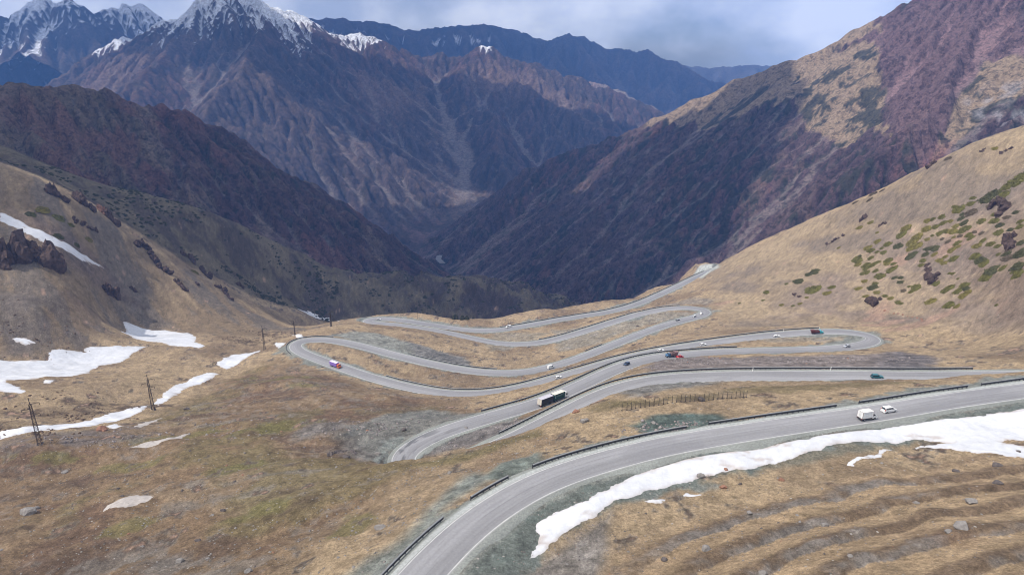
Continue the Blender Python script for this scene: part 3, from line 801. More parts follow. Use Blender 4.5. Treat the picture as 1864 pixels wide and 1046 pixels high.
# unseen clouds, added above the frame to shade the mountains and left hillside
def shade_cloud(label, cx, cy, rx, ry, gz_, seed, ang=0.0):
    """an unseen, added flat-based heap cloud whose shade falls round (cx, cy) at height gz_"""
    alt = 1700.0; k = (alt - gz_) / dv.z
    ox, oy = cx + dv.x * k, cy + dv.y * k
    n_, m_ = 96, 40
    th = np.linspace(0, 2 * math.pi, n_, endpoint=False); ph = np.linspace(-math.pi / 2, math.pi / 2, m_)
    T_, P_ = np.meshgrid(th, ph)
    ux, uy, uz = np.cos(P_) * np.cos(T_), np.cos(P_) * np.sin(T_), np.sin(P_)
    r = 1 + 0.42 * fbm(ux * 3 + uz * 1.3 + seed, uy * 3 - uz + seed, 1.6, 5, seed, 0.6)
    r = r + 0.12 * np.abs(fbm(ux * 3 + uz * 2 + 9, uy * 3 + uz * 2, 0.5, 4, seed + 2, 0.6))
    x_ = ux * r * rx; y_ = uy * r * ry; z_ = np.where(uz > 0, uz * 0.36, uz * 0.07) * r * min(rx, ry)
    c, s = math.cos(ang), math.sin(ang)
    Pc = np.stack([ox + x_ * c - y_ * s, oy + x_ * s + y_ * c, alt + z_], -1)
    Pc = np.concatenate([Pc, Pc[:, :1]], 1)
    o = link('shade_cloud', grid_mesh('shade_cloud', Pc, material=M_SHADE_CLOUD)); return tag(o, kind='structure')
M_SHADE_CLOUD = bpy.data.materials.new('shade_cloud_vapour'); M_SHADE_CLOUD.use_nodes = True; t = M_SHADE_CLOUD.node_tree
b = t.nodes['Principled BSDF']; b.inputs['Base Color'].default_value = (0.9, 0.9, 0.92, 1); b.inputs['Roughness'].default_value = 1; b.inputs['Specular IOR Level'].default_value = 0
b.inputs['Alpha'].default_value = 0.90
shade_cloud('c', -440, 1500, 700, 640, -350, 3)
shade_cloud('c', 330, 1700, 640, 330, -450, 5, 0.5)
shade_cloud('c', 20, 2650, 620, 520, -600, 21)
shade_cloud('c', -300, 3600, 1500, 520, -200, 8, -0.2)
shade_cloud('c', -690, 640, 250, 300, -120, 12, 0.5)
shade_cloud('c', -3400, 5300, 1500, 700, 0, 15)
shade_cloud('c', 300, 6300, 2700, 800, 0, 18)
# ------------------------------------------------------------------ colours of the near ground
def sdist(poly, x, y):
    """signed distance to a polygon in plan, positive inside; only computed near it"""
    P = np.array([(p[0], p[1]) for p in poly]); Q = np.roll(P, -1, 0)
    sd = np.full(x.shape, -1e3); pad = 25
    m = (x > P[:, 0].min() - pad) & (x < P[:, 0].max() + pad) & (y > P[:, 1].min() - pad) & (y < P[:, 1].max() + pad)
    if not m.any(): return sd
    xs, ys = x[m], y[m]; d = np.full(xs.shape, 1e9); ins = np.zeros(xs.shape, bool)
    for a, b in zip(P, Q):
        ab = b - a; t = np.clip(((xs - a[0]) * ab[0] + (ys - a[1]) * ab[1]) / (ab @ ab + 1e-9), 0, 1)
        d = np.minimum(d, np.hypot(xs - a[0] - t * ab[0], ys - a[1] - t * ab[1]))
        cr_ = ((a[1] > ys) != (b[1] > ys)) & (xs < (b[0] - a[0]) * (ys - a[1]) / (b[1] - a[1] + 1e-12) + a[0])
        ins ^= cr_
    sd[m] = np.where(ins, d, -d)
    return sd
X, Y, Z, DD, H = GXX, GYY, GZZ, GDD, RR
n30 = fbm(X, Y, 30, 5, 201, 0.6); n8 = fbm(X, Y, 8, 4, 202, 0.6); n120 = fbm(X, Y, 120, 4, 203); n3 = fbm(X, Y, 3, 3, 204, 0.6)
wx = 5 * fbm(X, Y, 18, 4, 205, 0.6); wy = 5 * fbm(X, Y, 18, 4, 206, 0.6)
def zone(pix, soft=3.0, warp=1.0, **kw):
    p = hits(pix, **kw)
    if len(p) < 3: print('zone lost', pix[0]); return np.zeros(X.shape)
    return ss(sdist(p, X + wx * warp, Y + wy * warp), -soft, soft)
def spot(u, v, ru, rv, ang=0.0, k=0.35):
    p = hit(u, v)
    if p is None: return np.zeros(X.shape)
    dx = X - p[0]; dy = Y - p[1]; c, s = math.cos(ang), math.sin(ang)
    q = ((dx * c + dy * s) / ru) ** 2 + ((-dx * s + dy * c) / rv) ** 2
    return ss(np.exp(-q) + k * n8 + 0.25 * k * n3, 0.32, 0.72)
gyy = np.gradient(Z, axis=0) / np.gradient(RR, axis=0); gxx = np.gradient(Z, axis=1) / (RR * (az[1] - az[0]))
SL = np.hypot(gyy, gxx)
GOLD = np.array((0.315, 0.232, 0.150)); STRAW = np.array((0.245, 0.178, 0.118)); DUN = np.array((0.165, 0.115, 0.078)); RUST = np.array((0.135, 0.086, 0.060))
col = np.zeros(X.shape + (3,), np.float32) + GOLD.astype(np.float32)
col = mixc(col, STRAW, ss(n30 + 0.5 * n8, -0.1, 0.25) * 0.8)
col = mixc(col, DUN, ss(fbm(X, Y, 45, 5, 211, 0.6) + 0.3 * n3, 0.08, 0.3) * 0.75)
# lower left: browner, with moss, rust and bare ground
LL = zone([(0,1400),(-300,1000),(-250,800),(0,812),(150,795),(280,760),(400,700),(500,655),(560,672),(700,712),(800,735),(830,745),(700,835),(760,845),(700,900),(620,960),(520,1046),(400,1300)], 10, 2)
# plan polygon for the lower left is easier straight from places
col = mixc(col, DUN * np.array((1.12, 1.08, 1.0)), LL * 0.9)
m_ = LL * ss(fbm(X, Y, 38, 5, 221, 0.6) + 0.2 * n3, 0.02, 0.28)
col = mixc(col, STRAW * 0.95, m_ * 0.75)
m_ = LL * ss(fbm(X, Y, 26, 5, 222, 0.62), 0.06, 0.3)
col = mixc(col, RUST, m_ * 0.8)
m_ = LL * ss(fbm(X, Y, 60, 4, 223, 0.6) + 0.25 * n8, 0.12, 0.4)
col = mixc(col, MOSS * 0.85, m_ * 0.38)
m_ = LL * ss(fbm(X * 0.8 + Y * 0.5, Y * 1.4 - X * 0.5, 30, 6, 224, 0.72) + 0.45 * n3, 0.16, 0.5)
col = mixc(col, GREY * np.array((0.72, 0.66, 0.62)), m_ * 0.6)
m_ = LL * ss(fbm(X * 0.6 + Y * 0.6, Y * 1.5 - X * 0.7, 16, 5, 225, 0.7), 0.1, 0.4)
col = mixc(col, EARTH * 0.95, m_ * 0.55)
for (u, v, a_, b_, g_) in [(510,690,26,7,0.2),(440,690,12,4,0),(480,925,12,8,0),(330,795,22,5,0.5),(500,780,24,7,0.4),(90,830,16,6,0),(240,850,18,6,0),(560,700,10,5,0),(450,850,14,5,0.3),(640,960,7,10,0),(230,960,9,7,0)]:
    col = mixc(col, (0.125, 0.118, 0.042), spot(u, v, a_, b_, g_, 0.8) * 0.55)
for (u, v, a_, b_, g_) in [(20,860,22,5,0.1),(330,760,20,4,0.2),(600,815,22,4,0.1),(150,1010,14,9,0.4),(640,830,14,5,0),(400,1000,10,8,0),(90,1040,20,8,0),(500,725,16,4,0.2)]:
    col = mixc(col, (0.10, 0.066, 0.048), spot(u, v, a_, b_, g_, 0.5) * 0.7)
for (u, v, a_, b_, g_) in [(200,1030,16,8,0.3),(340,880,9,4,0.5),(400,905,22,5,0.3),(330,1030,12,6,0),(120,790,26,6,0.1),(180,800,22,6,0.2),(400,1046,14,7,0.3),(520,860,20,3,0.2),(370,735,30,5,0.5),(400,770,20,3,0.6)]:
    col = mixc(col, GREY * np.array((0.70, 0.66, 0.63)), spot(u, v, a_, b_, g_, 1.0) * 0.55)
# stony dark ground beside the stream, clods on the banks beyond it
m_ = zone([(0,800),(150,788),(230,770),(280,765),(250,790),(160,815),(0,830)], 4)
col = mixc(col, np.array((0.135, 0.108, 0.098)), m_ * ss(n8 + 0.5 * n3, -0.35, 0.15) * 0.85)
for (u, v, a_, b_, g_) in [(100,750,30,7,0.2),(190,740,30,8,0.4),(30,775,30,6,0),(430,620,18,9,0),(460,625,20,10,0),(480,610,24,12,0),(510,605,16,12,0),(350,690,8,3,0)]:
    col = mixc(col, (0.085, 0.060, 0.044), spot(u, v, a_, b_, g_, 0.9) * ss(n3 + 0.6 * n8, -0.3, 0.3) * 0.85)
# left hillside
LA = zone([(-400,620),(-300,300),(-100,240),(0,300),(100,345),(200,405),(330,485),(450,545),(560,578),(600,592),(560,600),(500,600),(470,612),(400,610),(300,600),(215,590),(150,632),(0,650)], 8, 2)
# fall-line streaks
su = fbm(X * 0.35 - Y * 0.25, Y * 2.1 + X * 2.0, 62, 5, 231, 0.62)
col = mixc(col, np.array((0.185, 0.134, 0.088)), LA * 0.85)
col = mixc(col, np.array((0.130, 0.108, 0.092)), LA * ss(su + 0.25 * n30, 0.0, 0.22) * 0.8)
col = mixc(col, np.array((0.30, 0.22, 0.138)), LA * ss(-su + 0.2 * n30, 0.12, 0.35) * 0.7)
m_ = zone([(0,500),(100,560),(200,600),(215,625),(120,625),(0,600)], 10) + zone([(0,600),(60,625),(80,640),(0,650)], 6)
col = mixc(col, np.array((0.125, 0.103, 0.092)), np.clip(m_, 0, 1) * 0.75 * ss(n8 + n30, -0.5, 0.2))
m_ = zone([(20,380),(90,405),(150,440),(190,480),(260,560),(200,540),(120,480),(40,430)], 7)
col = mixc(col, np.array((0.13, 0.095, 0.085)), m_ * 0.6)
# the darker slope behind the rocky crest: heath, bare soil, clumps of dark brush, all the way along the spur
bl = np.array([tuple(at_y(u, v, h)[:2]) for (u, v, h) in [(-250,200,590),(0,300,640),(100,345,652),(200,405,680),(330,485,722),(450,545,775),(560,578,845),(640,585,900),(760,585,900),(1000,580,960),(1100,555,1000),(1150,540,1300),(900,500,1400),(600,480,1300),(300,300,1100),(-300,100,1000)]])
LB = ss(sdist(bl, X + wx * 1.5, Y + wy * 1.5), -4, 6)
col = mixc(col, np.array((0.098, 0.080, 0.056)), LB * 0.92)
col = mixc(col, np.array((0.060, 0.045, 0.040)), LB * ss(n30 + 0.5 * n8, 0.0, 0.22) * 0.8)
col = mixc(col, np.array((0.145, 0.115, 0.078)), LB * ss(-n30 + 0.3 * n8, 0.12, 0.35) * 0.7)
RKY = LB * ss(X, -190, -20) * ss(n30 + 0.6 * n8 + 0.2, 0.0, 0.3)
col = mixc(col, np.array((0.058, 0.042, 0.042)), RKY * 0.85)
# right hillside: pale dun above, pinkish stony ground below
RB = zone([(1290,500),(1310,480),(1400,430),(1480,393),(1560,355),(1700,295),(1864,232),(2100,150),(2300,500),(2100,620),(1864,592),(1700,585),(1640,590),(1560,585),(1440,592),(1330,600),(1305,560)], 7, 1.5)
sr = fbm(X * 1.6 + Y * 0.5, -X * 0.5 + Y * 0.35, 60, 5, 241, 0.6)
col = mixc(col, np.array((0.250, 0.188, 0.130)), RB * 0.95)
low = zone([(1400,580),(1440,520),(1530,480),(1600,430),(1700,390),(1864,320),(2100,260),(2200,560),(1864,585),(1700,580),(1560,582)], 14, 3)
col = mixc(col, np.array((0.200, 0.152, 0.125)), low * 0.75)
col = mixc(col, np.array((0.155, 0.124, 0.105)), RB * ss(sr + 0.4 * n30, 0.02, 0.28) * 0.6)
col = mixc(col, np.array((0.32, 0.24, 0.155)), RB * ss(-sr, 0.10, 0.32) * 0.6)
for (u, v, a_, b_, g_) in [(1610,590,16,9,0),(1650,597,22,7,0),(1590,580,14,8,0),(1600,565,12,10,0.2),(1690,585,20,7,0),(1310,552,12,8,0),(1640,475,10,9,0),(1740,440,14,14,0)]:
    col = mixc(col, (0.285, 0.185, 0.140), spot(u, v, a_, b_, g_, 0.6) * 0.7)
m_ = zone([(1262,500),(1275,483),(1300,482),(1310,486),(1290,497),(1275,508)], 2, 0.4)
col = mixc(col, (0.36, 0.37, 0.36), m_ * 0.95)
# quarried spoil and gravel fans
def gravel(pix, c, k=0.9, soft=4, warp=1.2):
    global col
    m = zone(pix, soft, warp)
    col = mixc(col, np.asarray(c) * 1.0, m * k)
    col = col * (1 + (m * (0.30 * n3 + 0.22 * n8))[..., None])
PG = (0.170, 0.150, 0.150); TG = (0.150, 0.172, 0.165)
gravel([(1165,668),(1200,655),(1290,650),(1440,648),(1560,645),(1640,640),(1690,648),(1722,674),(1560,676),(1300,676),(1200,684)], (0.168, 0.142, 0.138))
gravel([(1600,650),(1640,640),(1690,648),(1722,674),(1600,674)], (0.110, 0.098, 0.102), 0.8)
gravel([(600,800),(625,775),(690,757),(780,745),(900,745),(870,765),(780,795),(725,835),(650,836),(625,822)], (0.150, 0.148, 0.140))
gravel([(530,792),(560,772),(600,764),(628,770),(600,792),(550,802)], (0.150, 0.136, 0.130), 0.8)
gravel([(600,612),(640,603),(690,606),(740,622),(800,640),(850,652),(855,668),(800,660),(720,640),(650,622)], (0.195, 0.200, 0.188))
gravel([(740,622),(800,640),(850,652),(855,668),(800,660),(760,650)], (0.130, 0.120, 0.120), 0.8)
gravel([(1000,600),(1080,590),(1180,572),(1260,568),(1240,578),(1150,600),(1080,628),(1020,640)], (0.195, 0.185, 0.165), 0.65)
gravel([(900,600),(1000,606),(900,640),(880,625)], (0.205, 0.195, 0.170), 0.5)
gravel([(830,790),(930,762),(1010,745),(1010,752),(940,785),(850,812),(800,825),(760,830)], (0.155, 0.145, 0.138))
gravel([(1110,715),(1180,700),(1280,692),(1320,694),(1240,706),(1150,722)], (0.155, 0.150, 0.146))
gravel([(1150,775),(1185,758),(1230,754),(1300,754),(1330,768),(1240,784),(1180,790)], (0.075, 0.105, 0.098), 0.92, 2, 0.8)
gravel([(880,872),(920,840),(985,822),(995,838),(950,866)], (0.140, 0.165, 0.152), 0.9, 2, 0.4)
gravel([(740,1046),(760,980),(820,915),(870,885),(900,862),(860,860),(780,925),(700,1000),(600,1060)], (0.200, 0.222, 0.210), 0.85, 3, 0.45)
gravel([(960,1046),(1000,1010),(1060,960),(1110,925),(1100,960),(1090,1046),(1080,1200),(900,1200)], (0.175, 0.158, 0.148), 0.9, 2, 0.4)
gravel([(1180,560),(1260,540),(1300,545),(1290,556),(1220,556)], (0.175, 0.160, 0.150), 0.6)
# olive edge of the brow above the lower hairpin
bw = zone([(740,846),(800,833),(850,822),(905,806),(950,792),(985,780),(990,790),(950,803),(900,822),(850,838),(780,850)], 2.5, 0.6)
col = mixc(col, (0.125, 0.105, 0.050), bw * 0.7)
for pz in ([(1120,745),(1200,733),(1300,722),(1300,714),(1200,724),(1120,733)], [(1300,712),(1400,702),(1600,693),(1700,697),(1600,702),(1400,716)], [(1064,748),(1100,730),(1180,735),(1160,742),(1090,750)]):
    col = mixc(col, (0.135, 0.108, 0.058), zone(pz, 2.5, 0.8) * 0.65)
gravel([(1300,615),(1400,622),(1540,622),(1560,610),(1480,612),(1380,618)], (0.185, 0.180, 0.165), 0.5)
gravel([(585,800),(640,800),(670,815),(690,830),(610,832)], (0.085, 0.065, 0.055), 0.6)
# terraces: ledge edges bare and brown, treads pale dry grass
near = (GKK < K_NEAR_END) & (GSG < 0)
tm = ss(DD, 26, 34) * near * ss(X, 10, 40) * (1 - ss(DD, 150, 175))
td = DD + 3.6 * fbm(X, Y, 70, 3, 77) + 1.4 * fbm(X, Y, 9, 3, 78)
w = np.mod(td / 9.6, 1.0)
col = mixc(col, np.array((0.325, 0.232, 0.146)), tm * 0.9)
col = mixc(col, DUN * 0.95, tm * ss(w + 0.22 * n8 + 0.1 * n3, 0.46, 0.66) * (1 - ss(w, 0.97, 1.0)) * 0.95)
col = mixc(col, np.array((0.165, 0.148, 0.138)), tm * ss(w + 0.35 * n8, 0.62, 0.85) * ss(n30 + 0.3 * n3, -0.15, 0.2) * 0.8)
col = mixc(col, RUST, tm * ss(fbm(X, Y, 24, 4, 251, 0.6), 0.15, 0.4) * 0.4)
# road banks
gb = 1 - ss(DD + 6.5 * n8 + 8 * n30 - 4.5 * near - 2.5 * np.abs(SL), 8.2, 11.4)
bank = np.zeros_like(col) + np.array((0.196, 0.204, 0.192), np.float32)
bank = mixc(bank, np.array((0.200, 0.180, 0.160)), ss(n30 + 0.5 * n8, 0.0, 0.25))
bank = mixc(bank, np.array((0.110, 0.128, 0.120)), ss(n8 + 0.6 * n3, 0.12, 0.4) * 0.8)
col = col + (bank - col) * (gb * 0.93)[..., None]
gravel([(770,828),(830,795),(920,766),(1000,748),(1010,756),(940,790),(850,812),(800,826)], (0.150, 0.132, 0.128), 0.85, 1.5, 0.4)
inner = near * (1 - ss(DD + 3 * n8, 15, 19))
col = mixc(col, np.array((0.098, 0.118, 0.108)), inner * 0.6 * ss(DD, 6.5, 8.5))
# steep cuts show bare earth
col = mixc(col, np.array((0.15, 0.105, 0.078)), ss(SL, 0.85, 1.2) * (H < 620) * 0.5)
n1m = fbm(X, Y, 1.3, 3, 261, 0.6)
col = np.clip(col * (1 + 0.34 * n3 + 0.20 * n8 + 0.22 * n1m)[..., None] * np.array((0.975, 0.995, 0.975)), 0.012, 0.9)

def ground_material():
    m = bpy.data.materials.new('hill_ground'); m.use_nodes = True; t = m.node_tree; b = t.nodes['Principled BSDF']
    b.inputs['Roughness'].default_value = 0.95; b.inputs['Specular IOR Level'].default_value = 0.12
    tcn = N(t, 'ShaderNodeTexCoord'); at = N(t, 'ShaderNodeAttribute'); at.attribute_name = 'Col'
    so = at.outputs['Color']
    for sc_, am in ((0.35, 0.22), (1.3, 0.36), (4.2, 0.34)):
        nz = N(t, 'ShaderNodeTexNoise'); nz.inputs['Scale'].default_value = sc_; nz.inputs['Detail'].default_value = 3; nz.inputs['Roughness'].default_value = 0.7
        L(t, tcn.outputs['Object'], nz.inputs['Vector'])
        mr = N(t, 'ShaderNodeMapRange'); mr.inputs['From Min'].default_value = 0.28; mr.inputs['From Max'].default_value = 0.72
        mr.inputs['To Min'].default_value = 1 - am; mr.inputs['To Max'].default_value = 1 + am
        L(t, nz.outputs['Fac'], mr.inputs['Value'])
        vm = N(t, 'ShaderNodeVectorMath', operation='SCALE'); L(t, so, vm.inputs[0]); L(t, mr.outputs[0], vm.inputs['Scale']); so = vm.outputs[0]
    # pebbles: small pale and dark flecks, each of its own tone
    vo = N(t, 'ShaderNodeTexVoronoi'); vo.inputs['Scale'].default_value = 1.15; L(t, tcn.outputs['Object'], vo.inputs['Vector'])
    sx = N(t, 'ShaderNodeSeparateXYZ'); L(t, vo.outputs['Color'], sx.inputs[0])
    th = N(t, 'ShaderNodeMapRange'); th.inputs['From Min'].default_value = 0.86; th.inputs['From Max'].default_value = 1.0
    th.inputs['To Min'].default_value = 0.0; th.inputs['To Max'].default_value = 0.34; L(t, sx.outputs['X'], th.inputs['Value'])
    lt = N(t, 'ShaderNodeMath', operation='LESS_THAN'); L(t, vo.outputs['Distance'], lt.inputs[0]); L(t, th.outputs[0], lt.inputs[1])
    pc = N(t, 'ShaderNodeValToRGB'); pc.color_ramp.elements[0].color = (0.09, 0.075, 0.07, 1); pc.color_ramp.elements[1].color = (0.42, 0.39, 0.36, 1)
    L(t, sx.outputs['Y'], pc.inputs['Fac'])
    mx_ = N(t, 'ShaderNodeMix', data_type='RGBA'); L(t, lt.outputs[0], mx_.inputs['Factor']); L(t, so, mx_.inputs['A']); L(t, pc.outputs['Color'], mx_.inputs['B'])
    L(t, mx_.outputs['Result'], b.inputs['Base Color'])
    n_a = N(t, 'ShaderNodeTexNoise'); n_a.inputs['Scale'].default_value = 0.9; n_a.inputs['Detail'].default_value = 7; n_a.inputs['Roughness'].default_value = 0.72
    L(t, tcn.outputs['Object'], n_a.inputs['Vector'])
    bp = N(t, 'ShaderNodeBump'); bp.inputs['Strength'].default_value = 1.0; bp.inputs['Distance'].default_value = 1.1
    L(t, n_a.outputs['Fac'], bp.inputs['Height'])
    L(t, bp.outputs[0], b.inputs['Normal'])
    return m
M_GROUND = ground_material()
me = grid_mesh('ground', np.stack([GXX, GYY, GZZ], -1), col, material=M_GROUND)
tag(link('ground', me), kind='structure')
GCOL = col
print('ground colours', time.time() - T0)

# ------------------------------------------------------------------ road
K2 = max(2, int(RS[-1] / 1.5)); s2 = np.linspace(0, RS[-1], K2)
RC = np.stack([np.interp(s2, RS, ROAD[:, k]) for k in range(3)], 1)
tg2 = np.gradient(RC, axis=0); tg2 /= np.linalg.norm(tg2[:, :2], axis=1)[:, None]
nm2 = np.stack([-tg2[:, 1], tg2[:, 0]], 1); nm2 /= np.linalg.norm(nm2, axis=1)[:, None]
def ribbon(offs, zs, i0=0, i1=None, jit=None):
    i1 = i1 or len(RC)
    P = np.zeros((i1 - i0, len(offs), 3))
    for j, (o, z) in enumerate(zip(offs, zs)):
        oo = o if jit is None else o + jit[j][i0:i1]
        P[:, j, :2] = RC[i0:i1, :2] + nm2[i0:i1] * (oo[:, None] if np.ndim(oo) else oo); P[:, j, 2] = RC[i0:i1, 2] + z
    return P
offs = np.linspace(-HALF, HALF, 40)
P = ribbon(offs, 0.03 - 0.0018 * offs ** 2)
S_, O_ = np.meshgrid(s2, offs, indexing='ij')
rc = np.zeros(P.shape, np.float32) + np.array((0.218, 0.216, 0.224), np.float32)
lane = np.abs(np.abs(O_) - 2.2)
rc = rc * (1 - 0.10 * np.exp(-((lane - 0.85) / 0.35) ** 2))[..., None]                     # wheel tracks
rc = rc * (1 + 0.10 * fbm(S_ * 0.12, O_ * 2.4, 3, 4, 301) + 0.07 * fbm(S_, O_ * 3, 25, 3, 302))[..., None]
crack = ss(0.045 - np.abs(fbm(S_ * 0.03, O_, 1.6, 3, 303)), 0, 0.03)
rc = mixc(rc, (0.13, 0.125, 0.13), crack * 0.35)
seam = np.exp(-((O_ - 0.15 - 0.15 * fbm(S_, O_ * 0, 30, 3, 307)) / 0.10) ** 2) + 0.7 * np.exp(-((O_ + 2.3 - 0.3 * fbm(S_, O_ * 0, 25, 3, 308)) / 0.10) ** 2)
rc = mixc(rc, (0.11, 0.108, 0.115), np.clip(seam, 0, 1) * 0.5 * ss(fbm(S_, O_ * 0, 18, 4, 309), -0.25, 0.1))
rc = rc * (1 + 0.07 * np.tanh(O_ * 3 - 0.5))[..., None]
edge = ss(np.abs(O_) + 0.5 * fbm(S_, O_, 6, 3, 304), 4.1, 4.7)
rc = mixc(rc, (0.30, 0.30, 0.29), edge * 0.8)
pt = ss(fbm(S_ * 0.2, O_ * 0.9, 5, 3, 305), 0.3, 0.36)
rc = mixc(rc, (0.16, 0.158, 0.168), pt * 0.35)
kh = int(np.argmin(np.abs(proj(RC)[0] - 745) + np.abs(proj(RC)[1] - 822) + 1e4 * (np.arange(len(RC)) < 300)))
wet = np.exp(-((np.arange(len(RC)) - kh) / 16.0) ** 2)[:, None] * ss(fbm(S_ * 0.5, O_ * 2, 4, 3, 306) + 0.35 * np.sign(-O_) * 0 + 0.05 * O_, 0.1, 0.3)
rc = mixc(rc, (0.07, 0.07, 0.075), wet * 0.8)
M_ASPH = mat('asphalt', attr=True, rough=0.85, noise=(1.8, 0.10), bump=(9, 0.01), spec=0.25)
road = tag(link('road', grid_mesh('road', P, rc, material=M_ASPH)), kind='structure')
M_SHO = mat('shoulder_gravel', attr=True, rough=0.95, noise=(2.2, 0.3), bump=(2.5, 0.12), spec=0.1)
for sgn in (-1, 1):
    jit = [0, 0.0, 0.55 * fbm(s2, s2 * 0, 9, 4, 311 + sgn), 0.9 * fbm(s2, s2 * 0, 7, 4, 321 + sgn), 0.9 * fbm(s2, s2 * 0, 7, 4, 321 + sgn)]
    jit[0] = np.zeros(len(s2)); jit[1] = np.zeros(len(s2))
    o4 = [HALF - 0.02, HALF + 0.9, 6.1, 7.2, 8.2]
    P = ribbon([sgn * o for o in o4], [0.0, -0.03, -0.10, -0.55, -1.5], jit=[sgn * j for j in jit])
    if sgn > 0: P = P[:, ::-1]
    sc_ = np.zeros(P.shape, np.float32) + np.array((0.20, 0.21, 0.195), np.float32)
    sc_ = sc_ * (1 + 0.25 * fbm(s2, s2 * 0, 14, 4, 331 + sgn))[:, None, None]
    if sgn > 0: sc_[:K_NEAR_END * 2, 3:] = (0.31, 0.325, 0.315)
    link('shoulder', grid_mesh('shoulder', P, sc_, material=M_SHO), road)
    M_LINE = mat('road_paint', (0.42, 0.42, 0.41), rough=0.7, noise=(0.8, 0.25))
    P = ribbon([sgn * 4.22, sgn * 4.42] if sgn < 0 else [sgn * 4.42, sgn * 4.22], [0.012, 0.012])
    link('edge_line', grid_mesh('edge_line', P[:, ::-1] if False else P, material=M_LINE), road)

# ------------------------------------------------------------------ snow left in hollows
M_SNOW = mat('old_snow', attr=True, rough=0.75, noise=(0.5, 0.10), bump=(0.8, 0.22), spec=0.2)
M_DIRTY = mat('dirty_snow', (0.34, 0.31, 0.29), rough=0.85, noise=(0.6, 0.2), bump=(0.8, 0.2), spec=0.2)
def snow_patch(pix, label, cell=1.0, thick=0.28, material=None, island=(), group=None, wp=1.6, jag=0.7, **kw):
    p = hits(pix, **kw)
    if len(p) < 3: print('snow lost', label); return
    p = [(q[0], q[1]) for q in p]
    xs = [q[0] for q in p]; ys = [q[1] for q in p]
    gx_ = np.arange(min(xs) - 3, max(xs) + 3, cell); gy_ = np.arange(min(ys) - 3, max(ys) + 3, cell)
    A, B = np.meshgrid(gx_, gy_)
    Aw = A + wp * fbm(A, B, 9, 5, 401, 0.62); Bw = B + wp * fbm(A, B, 9, 5, 402, 0.62)
    Aw = Aw + jag * fbm(A, B, 2.4, 3, 405, 0.6); Bw = Bw + jag * fbm(A, B, 2.4, 3, 406, 0.6)
    sd_ = sdist(p, Aw, Bw)
    for isl in island:
        q = hits(isl)
        if len(q) > 2: sd_ = np.minimum(sd_, -sdist([(k[0], k[1]) for k in q], Aw, Bw))
    g, dd, *_ = ground(A, B, full=True)
    sd_ = np.minimum(sd_, dd - 7.4)
    z = g - 0.16 + (thick + 0.16) * ss(sd_, -1.1, 1.5) + 0.06 * fbm(A, B, 6, 3, 403)
    cc = (sd_[:-1, :-1] > -1.2) & (sd_[1:, 1:] > -1.2)
    if not cc.any(): print('snow empty', label); return
    sc_ = np.zeros(A.shape + (3,), np.float32) + np.array((0.50, 0.51, 0.54), np.float32)
    sc_ = sc_ * (1 + 0.16 * fbm(A * 0.7, B * 1.5, 14, 5, 404))[..., None]
    dirt = ss(fbm(A * 0.6, B * 1.6, 5, 5, 407, 0.65) - 0.10 * sd_, 0.06, 0.42) * 0.7 + (1 - ss(sd_, -0.4, 0.8)) * 0.5
    sc_ = mixc(sc_, (0.33, 0.28, 0.25), np.clip(dirt, 0, 0.8))
    me_ = grid_mesh('snow_patch', np.stack([A, B, z], -1), sc_, cc, material=material or M_SNOW)
    return tag(link('snow_patch', me_), label, 'snow patch', group)
